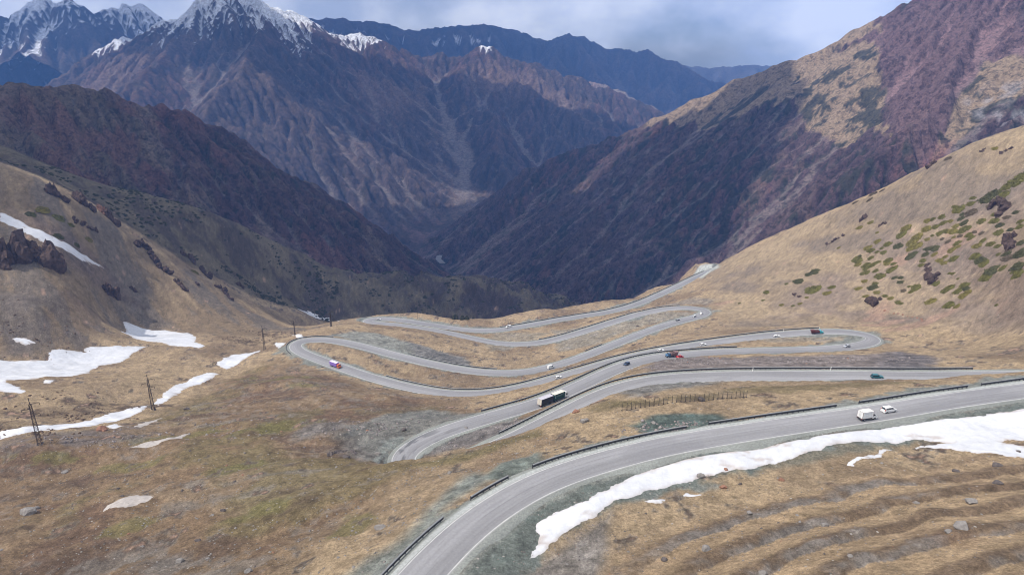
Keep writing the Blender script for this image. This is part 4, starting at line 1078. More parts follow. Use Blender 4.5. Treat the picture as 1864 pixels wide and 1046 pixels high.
SN = [
 ([(-160,640),(0,655),(60,655),(88,655),(86,642),(110,634),(150,640),(165,632),(230,630),(270,630),(240,645),(218,660),(180,665),(155,680),(90,685),(45,690),(10,693),(48,712),(30,716),(0,712),(-160,705)], 'largest white snow field at the foot of the left hillside, with a curled tail', 1.3, {}),
 ([(225,584),(250,594),(300,600),(345,606),(357,614),(355,622),(376,630),(362,634),(320,630),(290,622),(250,618),(222,604),(228,597)], 'white snow patch above the largest snow field, pointed at its upper end', 1.3, {}),
 ([(-60,800),(0,787),(70,775),(150,767),(200,752),(268,737),(262,745),(160,776),(75,783),(0,800),(-60,815)], 'long white snow strip in the stream bed behind the nearest pylon', 0.9, {}),
 ([(281,734),(300,713),(345,690),(375,678),(398,680),(380,690),(340,706),(310,723),(288,737)], 'white snow strip in the stream bed just right of the second pylon', 1.0, {}),
 ([(394,662),(420,646),(474,637),(452,650),(412,672)], 'short wedge of snow in the stream bed before the third pylon', 1.0, {}),
 ([(500,626),(505,622),(520,624),(508,633)], 'tiny snow patch left of the far left road bend', 0.8, {}),
 ([(532,609),(553,612),(545,619)], 'tiny snow patch below the pylon beyond the left road bend', 0.8, {}),
 ([(0,388),(20,394),(50,410),(100,433),(150,462),(187,486),(150,475),(90,446),(60,431),(30,415),(0,402)], 'narrow snow strip high on the left hillside behind the big dark crag', 1.2, {}),
 ([(23,616),(40,614),(68,624),(45,627)], 'small snow patch above the largest snow field, by the left edge', 0.8, {}),
 ([(80,691),(98,692),(92,698),(82,697)], 'very small snow patch just below the largest snow field', 0.6, {}),
 ([(194,775),(215,771),(222,775),(205,780)], 'small snow scrap right of the nearest pylon, below the stream strip', 0.5, {}),
 ([(968,1016),(978,1000),(985,975),(978,958),(1010,935),(1040,925),(1075,905),(1110,890),(1165,862),(1175,852),(1240,834),(1260,822),(1310,815),(1360,812),(1440,797),(1470,797),(1540,786),(1600,780),(1680,767),(1730,763),(1800,754),(1864,744),(2060,718),(2060,815),(1864,833),(1830,830),(1780,824),(1700,815),(1660,819),(1720,809),(1742,806),(1680,801),(1600,804),(1530,807),(1480,821),(1400,842),(1290,862),(1260,872),(1170,895),(1100,922),(1080,942),(1040,965),(1000,992),(975,1020)], 'broad white snow bank lying all along the inner side of the nearest road', 0.9,
  dict(island=[[(1818,803),(1850,799),(1900,797),(1900,812),(1850,810)]], thick=0.4)),
 ([(1528,846),(1560,833),(1590,823),(1628,819),(1600,829),(1550,846)], 'small snow strip on the brown slope just below the broad snow bank', 0.5, {}),
 ([(1168,916),(1190,909),(1212,908),(1205,914)], 'little snow remnant at the left end of the terraced slope', 0.4, dict(thick=0.3)),
 ([(1242,903),(1256,900),(1272,901),(1262,906)], 'little snow remnant right of the other one on the terraced slope', 0.4, dict(thick=0.3)),
]
for pix, lab, cl, kw in SN: snow_patch(pix, lab, cl, **kw)
snow_patch([(188,932),(196,918),(222,906),(245,900),(280,902),(262,912),(230,922)], 'pale dirty patch of old snow on the brown slope at lower left', 0.6, 0.2, M_DIRTY)
snow_patch([(236,814),(262,806),(300,798),(345,788),(330,798),(280,812)], 'thin grey streak of melting snow above the mossy hummock', 0.6, 0.2, M_DIRTY)
snow_patch([(243,777),(262,768),(293,760),(280,768),(258,777)], 'thin grey streak of melting snow near the foot of the second pylon', 0.5, 0.2, M_DIRTY)
snow_patch([(540,561),(560,566),(600,578),(616,585),(600,583.2),(560,571.8)], 'thin far line of snow on the rocky crest above the left road bend', 1.0, wp=0.0, jag=0.0)
print('snow', time.time() - T0)
# ------------------------------------------------------------------ mesh builder for made things
class MB:
    def __init__(s): s.bm = bmesh.new()
    def box(s, x0, x1, y0, y1, z0, z1, bev=0.0, taper=None):
        vs = [s.bm.verts.new((x, y, z)) for z in (z0, z1) for y in (y0, y1) for x in (x0, x1)]
        if taper:
            for v in vs[4:]:
                v.co.x = (x0 + x1) / 2 + (v.co.x - (x0 + x1) / 2) * taper[0]; v.co.y = (y0 + y1) / 2 + (v.co.y - (y0 + y1) / 2) * taper[1]
        fs = [s.bm.faces.new([vs[i] for i in f]) for f in ((0, 2, 3, 1), (4, 5, 7, 6), (0, 1, 5, 4), (2, 6, 7, 3), (0, 4, 6, 2), (1, 3, 7, 5))]
        if bev > 0:
            es = list({e for f in fs for e in f.edges})
            bmesh.ops.bevel(s.bm, geom=es, offset=bev, segments=2, affect='EDGES', profile=0.6)
        return s
    def prism(s, prof, y0, y1, top_in=0.0, zt=1e9, bev=0.0):
        """side profile (x, z) extruded across; points above zt are drawn in by top_in"""
        a = [s.bm.verts.new((x, y0 + (top_in if z > zt else 0), z)) for x, z in prof]
        b = [s.bm.verts.new((x, y1 - (top_in if z > zt else 0), z)) for x, z in prof]
        n = len(prof); fs = [s.bm.faces.new(a), s.bm.faces.new(b[::-1])]
        for i in range(n): fs.append(s.bm.faces.new((a[i], b[i], b[(i + 1) % n], a[(i + 1) % n])))
        if bev > 0:
            es = list({e for f in fs for e in f.edges})
            bmesh.ops.bevel(s.bm, geom=es, offset=bev, segments=2, affect='EDGES', profile=0.6, clamp_overlap=True)
        return s
    def cyl(s, c, r, w, n=14, ax='y'):
        ring = []
        for sg in (-0.5, 0.5):
            ring.append([s.bm.verts.new((c[0] + r * math.cos(2 * math.pi * i / n), c[1] + sg * w, c[2] + r * math.sin(2 * math.pi * i / n)) if ax == 'y'
                         else (c[0] + r * math.cos(2 * math.pi * i / n), c[1] + r * math.sin(2 * math.pi * i / n), c[2] + sg * w)) for i in range(n)])
        s.bm.faces.new(ring[0]); s.bm.faces.new(ring[1][::-1])
        for i in range(n): s.bm.faces.new((ring[0][i], ring[1][i], ring[1][(i + 1) % n], ring[0][(i + 1) % n]))
        return s
    def bar(s, a, b, r=0.05, n=4):
        a = Vector(a); b = Vector(b); d = (b - a).normalized()
        u = d.orthogonal().normalized(); w = d.cross(u); rings = []
        for p in (a, b): rings.append([s.bm.verts.new(p + u * r * math.cos(2 * math.pi * (i + .5) / n) + w * r * math.sin(2 * math.pi * (i + .5) / n)) for i in range(n)])
        s.bm.faces.new(rings[0][::-1]); s.bm.faces.new(rings[1])
        for i in range(n): s.bm.faces.new((rings[0][i], rings[0][(i + 1) % n], rings[1][(i + 1) % n], rings[1][i]))
        return s
    def quad(s, pts):
        s.bm.faces.new([s.bm.verts.new(p) for p in pts]); return s
    def mesh(s, name, m):
        bmesh.ops.recalc_face_normals(s.bm, faces=s.bm.faces)
        me = bpy.data.meshes.new(name); s.bm.to_mesh(me); s.bm.free(); me.materials.append(m); return me
    def build(s, name, m, parent=None): return link(name, s.mesh(name, m), parent)
def children(o): return [c for c in bpy.data.objects if c.parent == o]
KIDS = {}
def copy_tree(o, parent=None):
    c = o.copy(); C.objects.link(c); c.parent = parent
    for ch in CH(o): copy_tree(ch, c)
    return c
def CH(o): return list(o.children)

PAINT = {}
def paint(name, c, rough=0.35, metal=0.0):
    if name not in PAINT: PAINT[name] = mat(name, c, rough=rough, metal=metal, spec=0.5, coat=0.25 if rough < 0.5 else 0, noise=(2.5, 0.08))
    return PAINT[name]
GLASS = paint('dark_glass', (0.015, 0.018, 0.022), 0.15); RUB = paint('tyre_rubber', (0.02, 0.02, 0.02), 0.9); RIM = paint('wheel_metal', (0.32, 0.32, 0.33), 0.5, 0.5)
RED = paint('red_lamp', (0.35, 0.02, 0.015), 0.3); LAMP = paint('clear_lamp', (0.65, 0.65, 0.6), 0.2); BLK = paint('black_trim', (0.025, 0.025, 0.027), 0.6)
WHITE = paint('white_paint', (0.66, 0.66, 0.65)); CHAS = paint('chassis_steel', (0.045, 0.045, 0.05), 0.7)
_wm = {}
def wheels(root, xs, y, r, w, dual=False):
    key = (round(r, 2), round(w, 2))
    if key not in _wm:
        _wm[key] = (MB().cyl((0, 0, 0), r, w, 18).mesh('wheel', RUB), MB().cyl((0, 0, 0), r * 0.58, w * 1.06, 14).mesh('rim', RIM))
    for x in xs:
        for sg in (-1, 1):
            o = link('wheel', _wm[key][0], root); o.location = (x, sg * y, r)
            link('rim', _wm[key][1], o)
def car(color, kind='hatch', L_=4.4, Wd=1.78, Hh=1.5, roof=None):
    """nose towards +x, wheels standing on z = 0"""
    root = empty('car'); hl = L_ / 2; hw = Wd / 2; belt = Hh * 0.60
    if kind in ('van',):
        low = [(-hl, 0.32), (-hl, belt), (hl * 0.62, belt), (hl * 0.97, belt * 0.80), (hl, 0.55), (hl * 0.98, 0.28)]
        cab = [(-hl + 0.06, belt - .01), (-hl + 0.16, Hh), (hl * 0.30, Hh), (hl * 0.70, belt - .01)]
    elif kind == 'minivan':
        low = [(-hl, 0.32), (-hl, belt), (hl * 0.60, belt), (hl * 0.95, belt * 0.82), (hl, 0.55), (hl * 0.98, 0.28)]
        cab = [(-hl + 0.05, belt - .01), (-hl + 0.28, Hh), (hl * 0.18, Hh), (hl * 0.66, belt - .01)]
    elif kind == 'saloon':
        low = [(-hl, 0.34), (-hl, belt * 0.97), (hl * 0.42, belt), (hl * 0.96, belt * 0.84), (hl, 0.5), (hl * 0.98, 0.26)]
        cab = [(-hl * 0.72, belt - .01), (-hl * 0.42, Hh), (hl * 0.08, Hh), (hl * 0.46, belt - .01)]
    else:
        low = [(-hl, 0.34), (-hl, belt), (hl * 0.42, belt), (hl * 0.95, belt * 0.84), (hl, 0.5), (hl * 0.98, 0.26)]
        cab = [(-hl * 0.96, belt - .01), (-hl * 0.78, Hh), (hl * 0.06, Hh), (hl * 0.46, belt - .01)]
    MB().prism(low, -hw, hw, bev=0.09).build('body', color, root)
    MB().prism(cab, -hw + 0.05, hw - 0.05, 0.16, belt + 0.1, bev=0.04).build('cabin', roof or color, root)
    # panes stand proud of the cabin
    (xa, za), (xb, zb), (xc, zc), (xd, zd) = cab
    def edge(t, side, off=0.012):   # point on the side between belt and roof
        return side * (hw - 0.05 - 0.16 * t + off)
    t0, t1 = 0.12, 0.84
    def lx(t): return xa + (xb - xa) * t
    def rx_(t): return xd + (xc - xd) * t
    zz = lambda t: belt + (Hh - belt) * t
    cuts = [0.06, 0.36, 0.66, 0.95] if kind in ('van', 'minivan', 'hatch') else [0.08, 0.5, 0.93]
    for sd_ in (-1, 1):
        for a, b in zip(cuts[:-1], cuts[1:]):
            if kind == 'van' and a < 0.6: continue
            pts = []
            for f, t in ((a, t0), (b - 0.02, t0), (b - 0.02, t1), (a, t1)):
                x0_, x1_ = lx(t), rx_(t); pts.append((x0_ + (x1_ - x0_) * f, edge(t, sd_, 0.02), zz(t)))
            MB().quad(pts if sd_ > 0 else pts[::-1]).build('window', GLASS, root)
    wi = hw - 0.2
    n_ = 0.015
    MB().quad([(rx_(t0) + n_, -wi, zz(t0) + n_), (rx_(t0) + n_, wi, zz(t0) + n_), (rx_(t1) + n_, wi - 0.1, zz(t1) + n_), (rx_(t1) + n_, -wi + 0.1, zz(t1) + n_)]).build('windscreen', GLASS, root)
    if kind != 'van':
        MB().quad([(lx(t0) - n_, -wi, zz(t0) + n_), (lx(t0) - n_, wi, zz(t0) + n_), (lx(t1) - n_, wi - 0.1, zz(t1) + n_), (lx(t1) - n_, -wi + 0.1, zz(t1) + n_)]).build('rear_window', GLASS, root)
    for sg in (-1, 1):
        MB().box(-hl - 0.02, -hl + 0.08, sg * (hw - 0.13) - 0.09, sg * (hw - 0.13) + 0.09, belt * 0.72, belt * (1.25 if kind == 'minivan' else 1.0)).build('tail_light', RED, root)
        MB().box(hl - 0.12, hl + 0.012, sg * (hw - 0.28) - 0.16, sg * (hw - 0.28) + 0.16, 0.52, 0.68).build('headlight', LAMP, root)
    MB().box(-hl - 0.04, -hl + 0.1, -hw + 0.05, hw - 0.05, 0.24, 0.42).build('bumper', BLK if kind == 'hatch' else color, root)
    wheels(root, (-hl * 0.62, hl * 0.64), hw - 0.10, 0.33, 0.22)
    return root
def box_van():
    root = empty('box_van')
    MB().box(-3.0, 1.0, -1.05, 1.05, 0.85, 3.0, bev=0.05).build('cargo_box', WHITE, root)
    b = MB()
    for sg in (-1, 1):
        for z in (0.87, 2.98): b.box(-3.03, 1.03, sg * 1.05 - 0.03, sg * 1.05 + 0.03, z - 0.03, z + 0.03)
    for x in (-3.0, 1.0):
        for sg in (-1, 1): b.box(x - 0.04, x + 0.04, sg * 1.05 - 0.04, sg * 1.05 + 0.04, 0.85, 3.0)
        for z in (0.87, 2.98): b.box(x - 0.035, x + 0.035, -1.05, 1.05, z - 0.03, z + 0.03)
    b.build('box_frame', paint('dull_trim', (0.20, 0.14, 0.12), 0.6), root)
    for sg in (-1, 1):
        d = MB().box(-3.06, -3.03, sg * 0.51 - 0.49, sg * 0.51 + 0.49, 0.95, 2.9, bev=0.01).build('rear_door', WHITE, root)
        MB().box(-3.09, -3.065, sg * 0.2 - 0.02, sg * 0.2 + 0.02, 1.0, 2.8).build('latch_bar', RIM, d)
    MB().box(-2.2, 0.3, -1.085, -1.06, 2.42, 2.50).build('side_stripe', paint('grey_letter', (0.35, 0.38, 0.42), 0.5), root)
    for x in (-1.0, 0.2):
        MB().box(x - 0.015, x + 0.015, -1.075, -1.055, 0.9, 2.9).build('side_seam', paint('grey_letter', (0.35, 0.38, 0.42), 0.5), root)
    MB().prism([(1.03, 0.45), (1.03, 2.05), (1.5, 2.1), (2.25, 1.35), (2.85, 1.12), (2.95, 0.6), (2.9, 0.38)], -0.95, 0.95, 0.12, 1.5, bev=0.06).build('cab', WHITE, root)
    MB().quad([(1.56, -0.78, 2.06), (1.56, 0.78, 2.06), (2.27, 0.86, 1.36), (2.27, -0.86, 1.36)]).build('windscreen', GLASS, root)
    for sg in (-1, 1):
        MB().quad([(1.15, sg * 0.97, 1.35), (2.05, sg * 0.97, 1.35), (1.52, sg * 0.87, 1.98), (1.15, sg * 0.87, 1.98)]).build('window', GLASS, root)
        MB().box(2.86, 2.97, sg * 0.7 - 0.15, sg * 0.7 + 0.15, 0.72, 0.9).build('headlight', LAMP, root)
        MB().box(-3.12, -3.05, sg * 0.9 - 0.1, sg * 0.9 + 0.1, 0.6, 0.75).build('tail_light', RED, root)
        MB().box(1.7, 1.85, sg * 1.05 - 0.07, sg * 1.05 + 0.07, 1.35, 1.65).build('mirror', BLK, root)
    MB().box(-3.1, 2.4, -0.75, 0.75, 0.45, 0.8).build('chassis', CHAS, root)
    MB().box(-3.15, -3.0, -1.0, 1.0, 0.42, 0.55).build('bumper', BLK, root)
    wheels(root, (-1.9, 1.95), 0.86, 0.38, 0.28)
    return root
def lorry(cab_c, box_c, roof_c, box_l=6.0, hood=False, tipper=False, h=3.4):
    """cab at +x; length about box_l + 2.4"""
    root = empty('truck'); x1 = box_l / 2; x0 = -box_l / 2; cx = x1 + 0.25
    if tipper:
        MB().prism([(x0, 1.15), (x0 - 0.35, 2.7), (x1, 2.5), (x1, 1.15)], -1.2, 1.2, bev=0.03).build('cargo_box', box_c, root)
        MB().box(x0 - 0.5, x0 + 1.9, -1.22, 1.22, 2.72, 3.0).build('top_board', box_c, root)
        for i in range(5): MB().box(x0 + 0.3 + i * box_l / 5, x0 + 0.45 + i * box_l / 5, -1.26, 1.26, 1.2, 2.35).build('rib', box_c, root)
        MB().box(x0 + 0.2, x1 - 0.2, -1.0, 1.0, 2.4, 2.95, taper=(0.6, 0.5)).build('load', mat('earth_load', (0.08, 0.05, 0.045), noise=(2, 0.3)), root)
    else:
        MB().box(x0, x1, -1.25, 1.25, 1.05, h, bev=0.04).build('cargo_box', box_c, root)
        MB().box(x0 + 0.03, x1 - 0.03, -1.22, 1.22, h + 0.003, h + 0.05).build('roof', roof_c, root)
        for sg in (-1, 1):
            MB().box(x0 - 0.05, x0 - 0.01, sg * 0.61 - 0.58, sg * 0.61 + 0.58, 1.12, h - 0.08).build('rear_door', roof_c, root)
    if hood:
        MB().prism([(cx, 0.7), (cx, 2.35), (cx + 0.9, 2.38), (cx + 1.2, 1.7), (cx + 2.3, 1.55), (cx + 2.45, 0.75)], -1.05, 1.05, 0.15, 1.8, bev=0.08).build('cab', cab_c, root)
        MB().quad([(cx + 0.97, -0.85, 2.3), (cx + 0.97, 0.85, 2.3), (cx + 1.24, 0.92, 1.74), (cx + 1.24, -0.92, 1.74)]).build('windscreen', GLASS, root)
        fx = cx + 2.45
    else:
        MB().prism([(cx, 0.75), (cx, 2.85), (cx + 1.55, 2.9), (cx + 1.95, 2.0), (cx + 2.05, 0.6)], -1.2, 1.2, 0.12, 2.4, bev=0.10).build('cab', cab_c, root)
        MB().quad([(cx + 1.64, -1.0, 2.78), (cx + 1.64, 1.0, 2.78), (cx + 1.985, 1.08, 2.02), (cx + 1.985, -1.08, 2.02)]).build('windscreen', GLASS, root)
        fx = cx + 2.05
    for sg in (-1, 1):
        y_ = 1.06 if hood else 1.21
        MB().quad([(cx + 0.25, sg * y_, 1.75), (cx + 0.95, sg * y_, 1.75), (cx + 0.85, sg * (y_ - 0.08), 2.25), (cx + 0.25, sg * (y_ - 0.08), 2.25)]).build('window', GLASS, root)
        MB().box(fx - 0.1, fx + 0.02, sg * 0.8 - 0.15, sg * 0.8 + 0.15, 0.85, 1.05).build('headlight', LAMP, root)
        MB().box(x0 - 0.06, x0 + 0.02, sg * 0.95 - 0.12, sg * 0.95 + 0.12, 0.8, 0.95).build('tail_light', RED, root)
        MB().box(cx + 1.1, cx + 1.25, sg * (y_ + 0.16) - 0.08, sg * (y_ + 0.16) + 0.08, 1.8, 2.3).build('mirror', BLK, root)
    MB().box(x0, cx + 1.5, -0.5, 0.5, 0.6, 1.0).build('chassis', CHAS, root)
    MB().box(fx - 0.15, fx + 0.05, -1.1, 1.1, 0.45, 0.75, bev=0.03).build('bumper', BLK, root)
    wheels(root, (x0 + 0.9, x0 + 2.1, cx + (1.6 if hood else 0.9)), 1.0, 0.5, 0.32)
    return root
def road_train():
    root = empty('road_train'); cream = paint('cream_tarpaulin', (0.60, 0.55, 0.47), 0.7); green = paint('green_tarpaulin', (0.012, 0.060, 0.058), 0.6); dk = paint('dark_tarpaulin', (0.035, 0.033, 0.042), 0.7)
    lilac = paint('grey_tarpaulin_roof', (0.42, 0.40, 0.45), 0.7); let = paint('pale_letter', (0.42, 0.50, 0.50), 0.6)
    MB().box(0.7, 8.3, -1.27, 1.27, 1.05, 3.85, bev=0.04).build('front_box', green, root)
    MB().box(0.72, 8.28, -1.24, 1.24, 3.853, 3.90).build('front_roof', cream, root)
    MB().box(-8.4, 0.0, -1.27, 1.27, 1.05, 3.85, bev=0.04).build('trailer_box', dk, root)
    MB().box(-8.38, -0.02, -1.24, 1.24, 3.853, 3.90).build('trailer_roof', lilac, root)
    for sg in (-1, 1):
        d = MB().box(-8.46, -8.41, sg * 0.63 - 0.59, sg * 0.63 + 0.59, 1.1, 3.8, bev=0.01).build('rear_door', cream, root)
        for k in (-0.25, 0.25): MB().box(-8.50, -8.465, sg * 0.63 + k - 0.02, sg * 0.63 + k + 0.02, 1.15, 3.75).build('latch_bar', RIM, d)
        MB().box(-8.5, -8.4, sg * 0.95 - 0.18, sg * 0.95 + 0.18, 0.75, 0.92).build('tail_light', RED, root)
    # pale characters along the green side, as blurred as the photograph leaves them
    for sg in (-1, 1):
        y_ = sg * 1.285
        b = MB()
        for x, wd, z0, z1 in [(1.5, .75, 2.1, 3.25), (2.9, .22, 2.5, 3.2), (3.6, .22, 2.5, 3.2), (4.3, .25, 2.5, 3.2), (5.0, .22, 2.6, 3.2), (5.7, .30, 2.6, 3.3), (6.5, .25, 2.8, 3.4), (7.2, .2, 2.9, 3.4)]:
            b.box(x - wd * .5, x - wd * .5 + 0.11, y_ - 0.008, y_ + 0.008, z0, z1); b.box(x - wd * .5 + 0.11, x + wd * .5, y_ - 0.008, y_ + 0.008, z1 - 0.13, z1)
            if wd > 0.5: b.box(x - wd * .5 + 0.11, x + wd * .5, y_ - 0.008, y_ + 0.008, z0, z0 + 0.13); b.box(x - wd * .5 + 0.11, x + wd * .2, y_ - 0.008, y_ + 0.008, (z0 + z1) / 2 - .06, (z0 + z1) / 2 + .06)
        tag(b.build('lettering', let, root), kind='stuff')
    MB().prism([(8.5, 0.8), (8.5, 3.35), (10.2, 3.1), (10.6, 2.1), (10.65, 0.6)], -1.22, 1.22, 0.1, 2.5, bev=0.1).build('cab', WHITE, root)
    MB().quad([(10.28, -1.0, 2.98), (10.28, 1.0, 2.98), (10.63, 1.08, 2.12), (10.63, -1.08, 2.12)]).build('windscreen', GLASS, root)
    for sg in (-1, 1):
        MB().quad([(9.3, sg * 1.235, 1.9), (10.2, sg * 1.235, 1.9), (10.0, sg * 1.14, 2.6), (9.3, sg * 1.14, 2.6)]).build('window', GLASS, root)
        MB().box(10.3, 10.45, sg * 1.4 - 0.1, sg * 1.4 + 0.1, 1.9, 2.5).build('mirror', BLK, root)
        MB().box(10.6, 10.7, sg * 0.9 - 0.18, sg * 0.9 + 0.18, 0.85, 1.05).build('headlight', LAMP, root)
    MB().box(0.8, 10.0, -0.5, 0.5, 0.6, 1.0).build('chassis', CHAS, root)
    MB().box(-8.3, 0.0, -0.5, 0.5, 0.6, 1.0).build('trailer_chassis', CHAS, root)
    MB().bar((-1.5, 0, 0.75), (1.2, 0, 0.75), 0.09).build('drawbar', CHAS, root)
    wheels(root, (-7.0, -5.7, -1.3, 2.0, 3.3, 9.4), 1.02, 0.52, 0.34)
    return root
RU, RV = proj(RC)
def on_road(o, u, v, krange, forward=True, mid=0.75):
    """stand a vehicle on the carriageway where the photograph shows it"""
    k0, k1 = krange
    d = np.hypot(RU[k0:k1] - u, RV[k0:k1] - v); best = None
    for k in k0 + np.argsort(d)[:60]:
        for off in np.linspace(-2.9, 2.9, 21):
            p = np.array([RC[k, 0] + nm2[k, 0] * off, RC[k, 1] + nm2[k, 1] * off, RC[k, 2] + 0.02])
            q = proj(p + np.array([0, 0, mid])); e = math.hypot(q[0] - u, q[1] - v)
            if best is None or e < best[0]: best = (e, k, off, p)
    e, k, off, p = best
    f = Vector(RC[min(k + 3, len(RC) - 1)] - RC[max(k - 3, 0)]).normalized()
    if not forward: f = -f
    left = Vector((0, 0, 1)).cross(f).normalized(); up = f.cross(left)
    M = Matrix((f, left, up)).transposed().to_4x4(); M.translation = Vector(p)
    o.matrix_world = M
    return k
def kidx(u, v, k0=0, k1=None):
    k1 = k1 or len(RC); return k0 + int(np.argmin(np.hypot(RU[k0:k1] - u, RV[k0:k1] - v)))
KN = kidx(1864, 713); KB = kidx(742, 820, KN + 60)     # end of the near road in view; first hairpin
KC = kidx(1592, 615, KB); KD = kidx(538, 628, KC); KE = kidx(1285, 568, KD); KF = kidx(665, 585, KE)
print('road legs', KN, KB, KC, KD, KE, KF, len(RC))
BLUE = paint('dark_blue_paint', (0.015, 0.035, 0.08)); TEALP = paint('teal_paint', (0.01, 0.10, 0.12)); REDP = paint('red_paint', (0.42, 0.012, 0.015)); SILV = paint('silver_paint', (0.45, 0.46, 0.48), 0.3, 0.4)
v_ = box_van(); v_.name = 'box_van'; on_road(v_, 1578, 755, (0, KN), True, 1.6); tag(v_, 'white box van following the nearest road beside the broad snow bank', 'van')
v_ = car(WHITE, 'minivan', 4.9, 1.85, 1.8); v_.name = 'minivan'; on_road(v_, 1619, 743, (0, KN)); tag(v_, 'white minivan with black windows just ahead of the white box van', 'minivan')
v_ = car(TEALP, 'hatch', 4.5, 1.78, 1.55); on_road(v_, 1597, 684, (KN, KB), False); tag(v_, 'teal car alone on the long level road above the fenced meadow', 'car')
v_ = road_train(); on_road(v_, 1004, 732, (KB, KC), True, 2.2); tag(v_, 'road train with green front box, dark trailer and cream rear doors', 'truck')
v_ = car(BLUE, 'hatch', 4.4, 1.8, 1.55); on_road(v_, 1140, 661, (KB, KC), False); tag(v_, 'dark blue car between the road train and the blue truck', 'car')
v_ = lorry(paint('blue_cab', (0.03, 0.10, 0.20)), paint('brown_boards', (0.16, 0.10, 0.10), 0.7), paint('dark_load', (0.09, 0.05, 0.05), 0.8), 4.6, hood=True, tipper=True); on_road(v_, 1226, 643, (KB, KC), False, 1.6); tag(v_, 'truck with blue cab and brown load body passing the red car', 'truck')
v_ = car(REDP, 'saloon', 4.4, 1.75, 1.42); on_road(v_, 1238, 649, (KB, KC), False); tag(v_, 'red car beside the back of the blue-cabbed truck', 'car')
v_ = car(SILV, 'hatch', 4.6, 1.8, 1.6); on_road(v_, 1541, 630, (KB, KC), False); tag(v_, 'silver car in the right-hand hairpin below the turquoise-cabbed truck', 'car')
v_ = lorry(paint('turquoise_cab', (0.05, 0.38, 0.45)), paint('oxblood_boards', (0.10, 0.025, 0.022), 0.7), BLK, 5.2, hood=True, tipper=True); on_road(v_, 1484, 604, (KC, KD), False, 1.6); tag(v_, 'tipper truck with dark red body and turquoise cab near the right hairpin', 'truck')
WC = car(WHITE, 'hatch', 4.4, 1.76, 1.5); on_road(WC, 1415, 610, (KC, KD), False); tag(WC, 'white car to the left of the turquoise-cabbed tipper truck', 'car')
for (u, v, kr, fw, lab) in [(1279, 627, (KC, KD), False, 'white car on the upper lane, right of the blue-cabbed truck'),
                            (1203, 637, (KC, KD), False, 'white car just up and left of the blue-cabbed truck'),
                            (1017, 685, (KC, KD), False, 'white car on the road bend straight above the road train'),
                            (1277, 570, (KD, KE + 30), True, 'white car at the tip of the small upper right hairpin'),
                            (688, 581, (KF - 20, len(RC)), True, 'lone white car at the far left bend of the topmost loop')]:
    c_ = copy_tree(WC); on_road(c_, u, v, kr, fw); c_['label'] = lab
v_ = car(SILV, 'hatch', 4.3, 1.75, 1.5, roof=WHITE); on_road(v_, 1264, 575, (KD, KE), False); tag(v_, 'pale car with dark side close behind the one at the small upper hairpin', 'car')
v_ = car(BLK, 'saloon', 4.5, 1.78, 1.45, roof=SILV); on_road(v_, 1233, 582, (KD, KE), False); tag(v_, 'dark car with pale roof, lowest of the three by the small upper hairpin', 'car')
v_ = car(WHITE, 'van', 5.6, 2.0, 2.5); v_.name = 'van'; on_road(v_, 1003, 666, (KD, KE), True, 1.2); tag(v_, 'white panel van in the dip of the middle loop', 'van')
c_ = copy_tree(v_); on_road(c_, 925, 592, (KF, len(RC)), False, 1.2); c_['label'] = 'white panel van on the farthest, highest-looking road'
v_ = lorry(paint('orange_cab', (0.55, 0.12, 0.04)), paint('purple_tarpaulin', (0.20, 0.12, 0.40), 0.7), paint('lilac_roof', (0.60, 0.52, 0.68), 0.7), 7.2, h=3.7); on_road(v_, 609, 663, (KC, KD), False, 1.9); tag(v_, 'purple box truck with orange cab near the left hairpin', 'truck')
print('vehicles', time.time() - T0)

# ------------------------------------------------------------------ guard rails
M_RAIL = mat('galvanised_rail', (0.24, 0.24, 0.24), rough=0.6, metal=0.2, noise=(0.7, 0.15)); M_POST = mat('dark_rail_post', (0.05, 0.05, 0.055), rough=0.7)
def guard_rail(k0, k1, side, label, off=6.9, post=2.0, near_=False):
    if k1 <= k0: print('rail lost', label); return
    root = empty('guard_rail', tuple(RC[k0])); inv = np.array(RC[k0])
    ks = np.arange(k0, k1 + 1); c = RC[ks][:, :2] + nm2[ks] * side * off; z = RC[ks, 2] - 0.12
    def sweep(prof):
        P = np.zeros((len(ks), len(prof), 3))
        for j, (o_, h_) in enumerate(prof):
            P[:, j, :2] = c + nm2[ks] * side * o_ - inv[:2]; P[:, j, 2] = z + h_ - inv[2]
        return P
    rail = grid_mesh('rail', sweep([(0.10, 0.46), (0.0, 0.50), (-0.07, 0.56), (0.0, 0.62), (-0.07, 0.68), (0.0, 0.74), (0.16, 0.80), (0.16, 0.46)]), smooth=False, material=M_RAIL)
    link('rail', rail, root)
    # boards between the posts, coloured dark for the rail's unlit side
    b = MB(); s = 0.0; L_ = (len(ks) - 1) * 1.5
    while s <= L_:
        i = min(int(s / 1.5), len(ks) - 2); f = s / 1.5 - i
        p = c[i] * (1 - f) + c[i + 1] * f; zz_ = z[i] * (1 - f) + z[i + 1] * f; q = p + nm2[ks[i]] * side * 0.12 - inv[:2]
        b.box(q[0] - 0.11, q[0] + 0.11, q[1] - 0.11, q[1] + 0.11, zz_ - inv[2] - 0.5, zz_ - inv[2] + 0.74); s += post
    tag(b.build('post_row', M_POST, root), kind='stuff')
    link('shaded_board', grid_mesh('shaded_board', sweep([(0.06, -0.1), (0.06, 0.43), (0.12, 0.43), (0.12, -0.1)]), smooth=False, material=M_POST), root)
    tag(root, label, 'guard rail')
def rail_px(a, b, kr, side, label, **kw):
    i, j = kidx(*a, *kr), kidx(*b, *kr)
    guard_rail(min(i, j), max(i, j), side, label, **kw)
n_ = (0, KN + 40)
rail_px((640,1190), (824,928), n_, 1, 'guard rail curving up the near road from the bottom edge of the picture')
rail_px((880,900), (945,868), n_, 1, 'short separate guard rail above the bend of the near road')
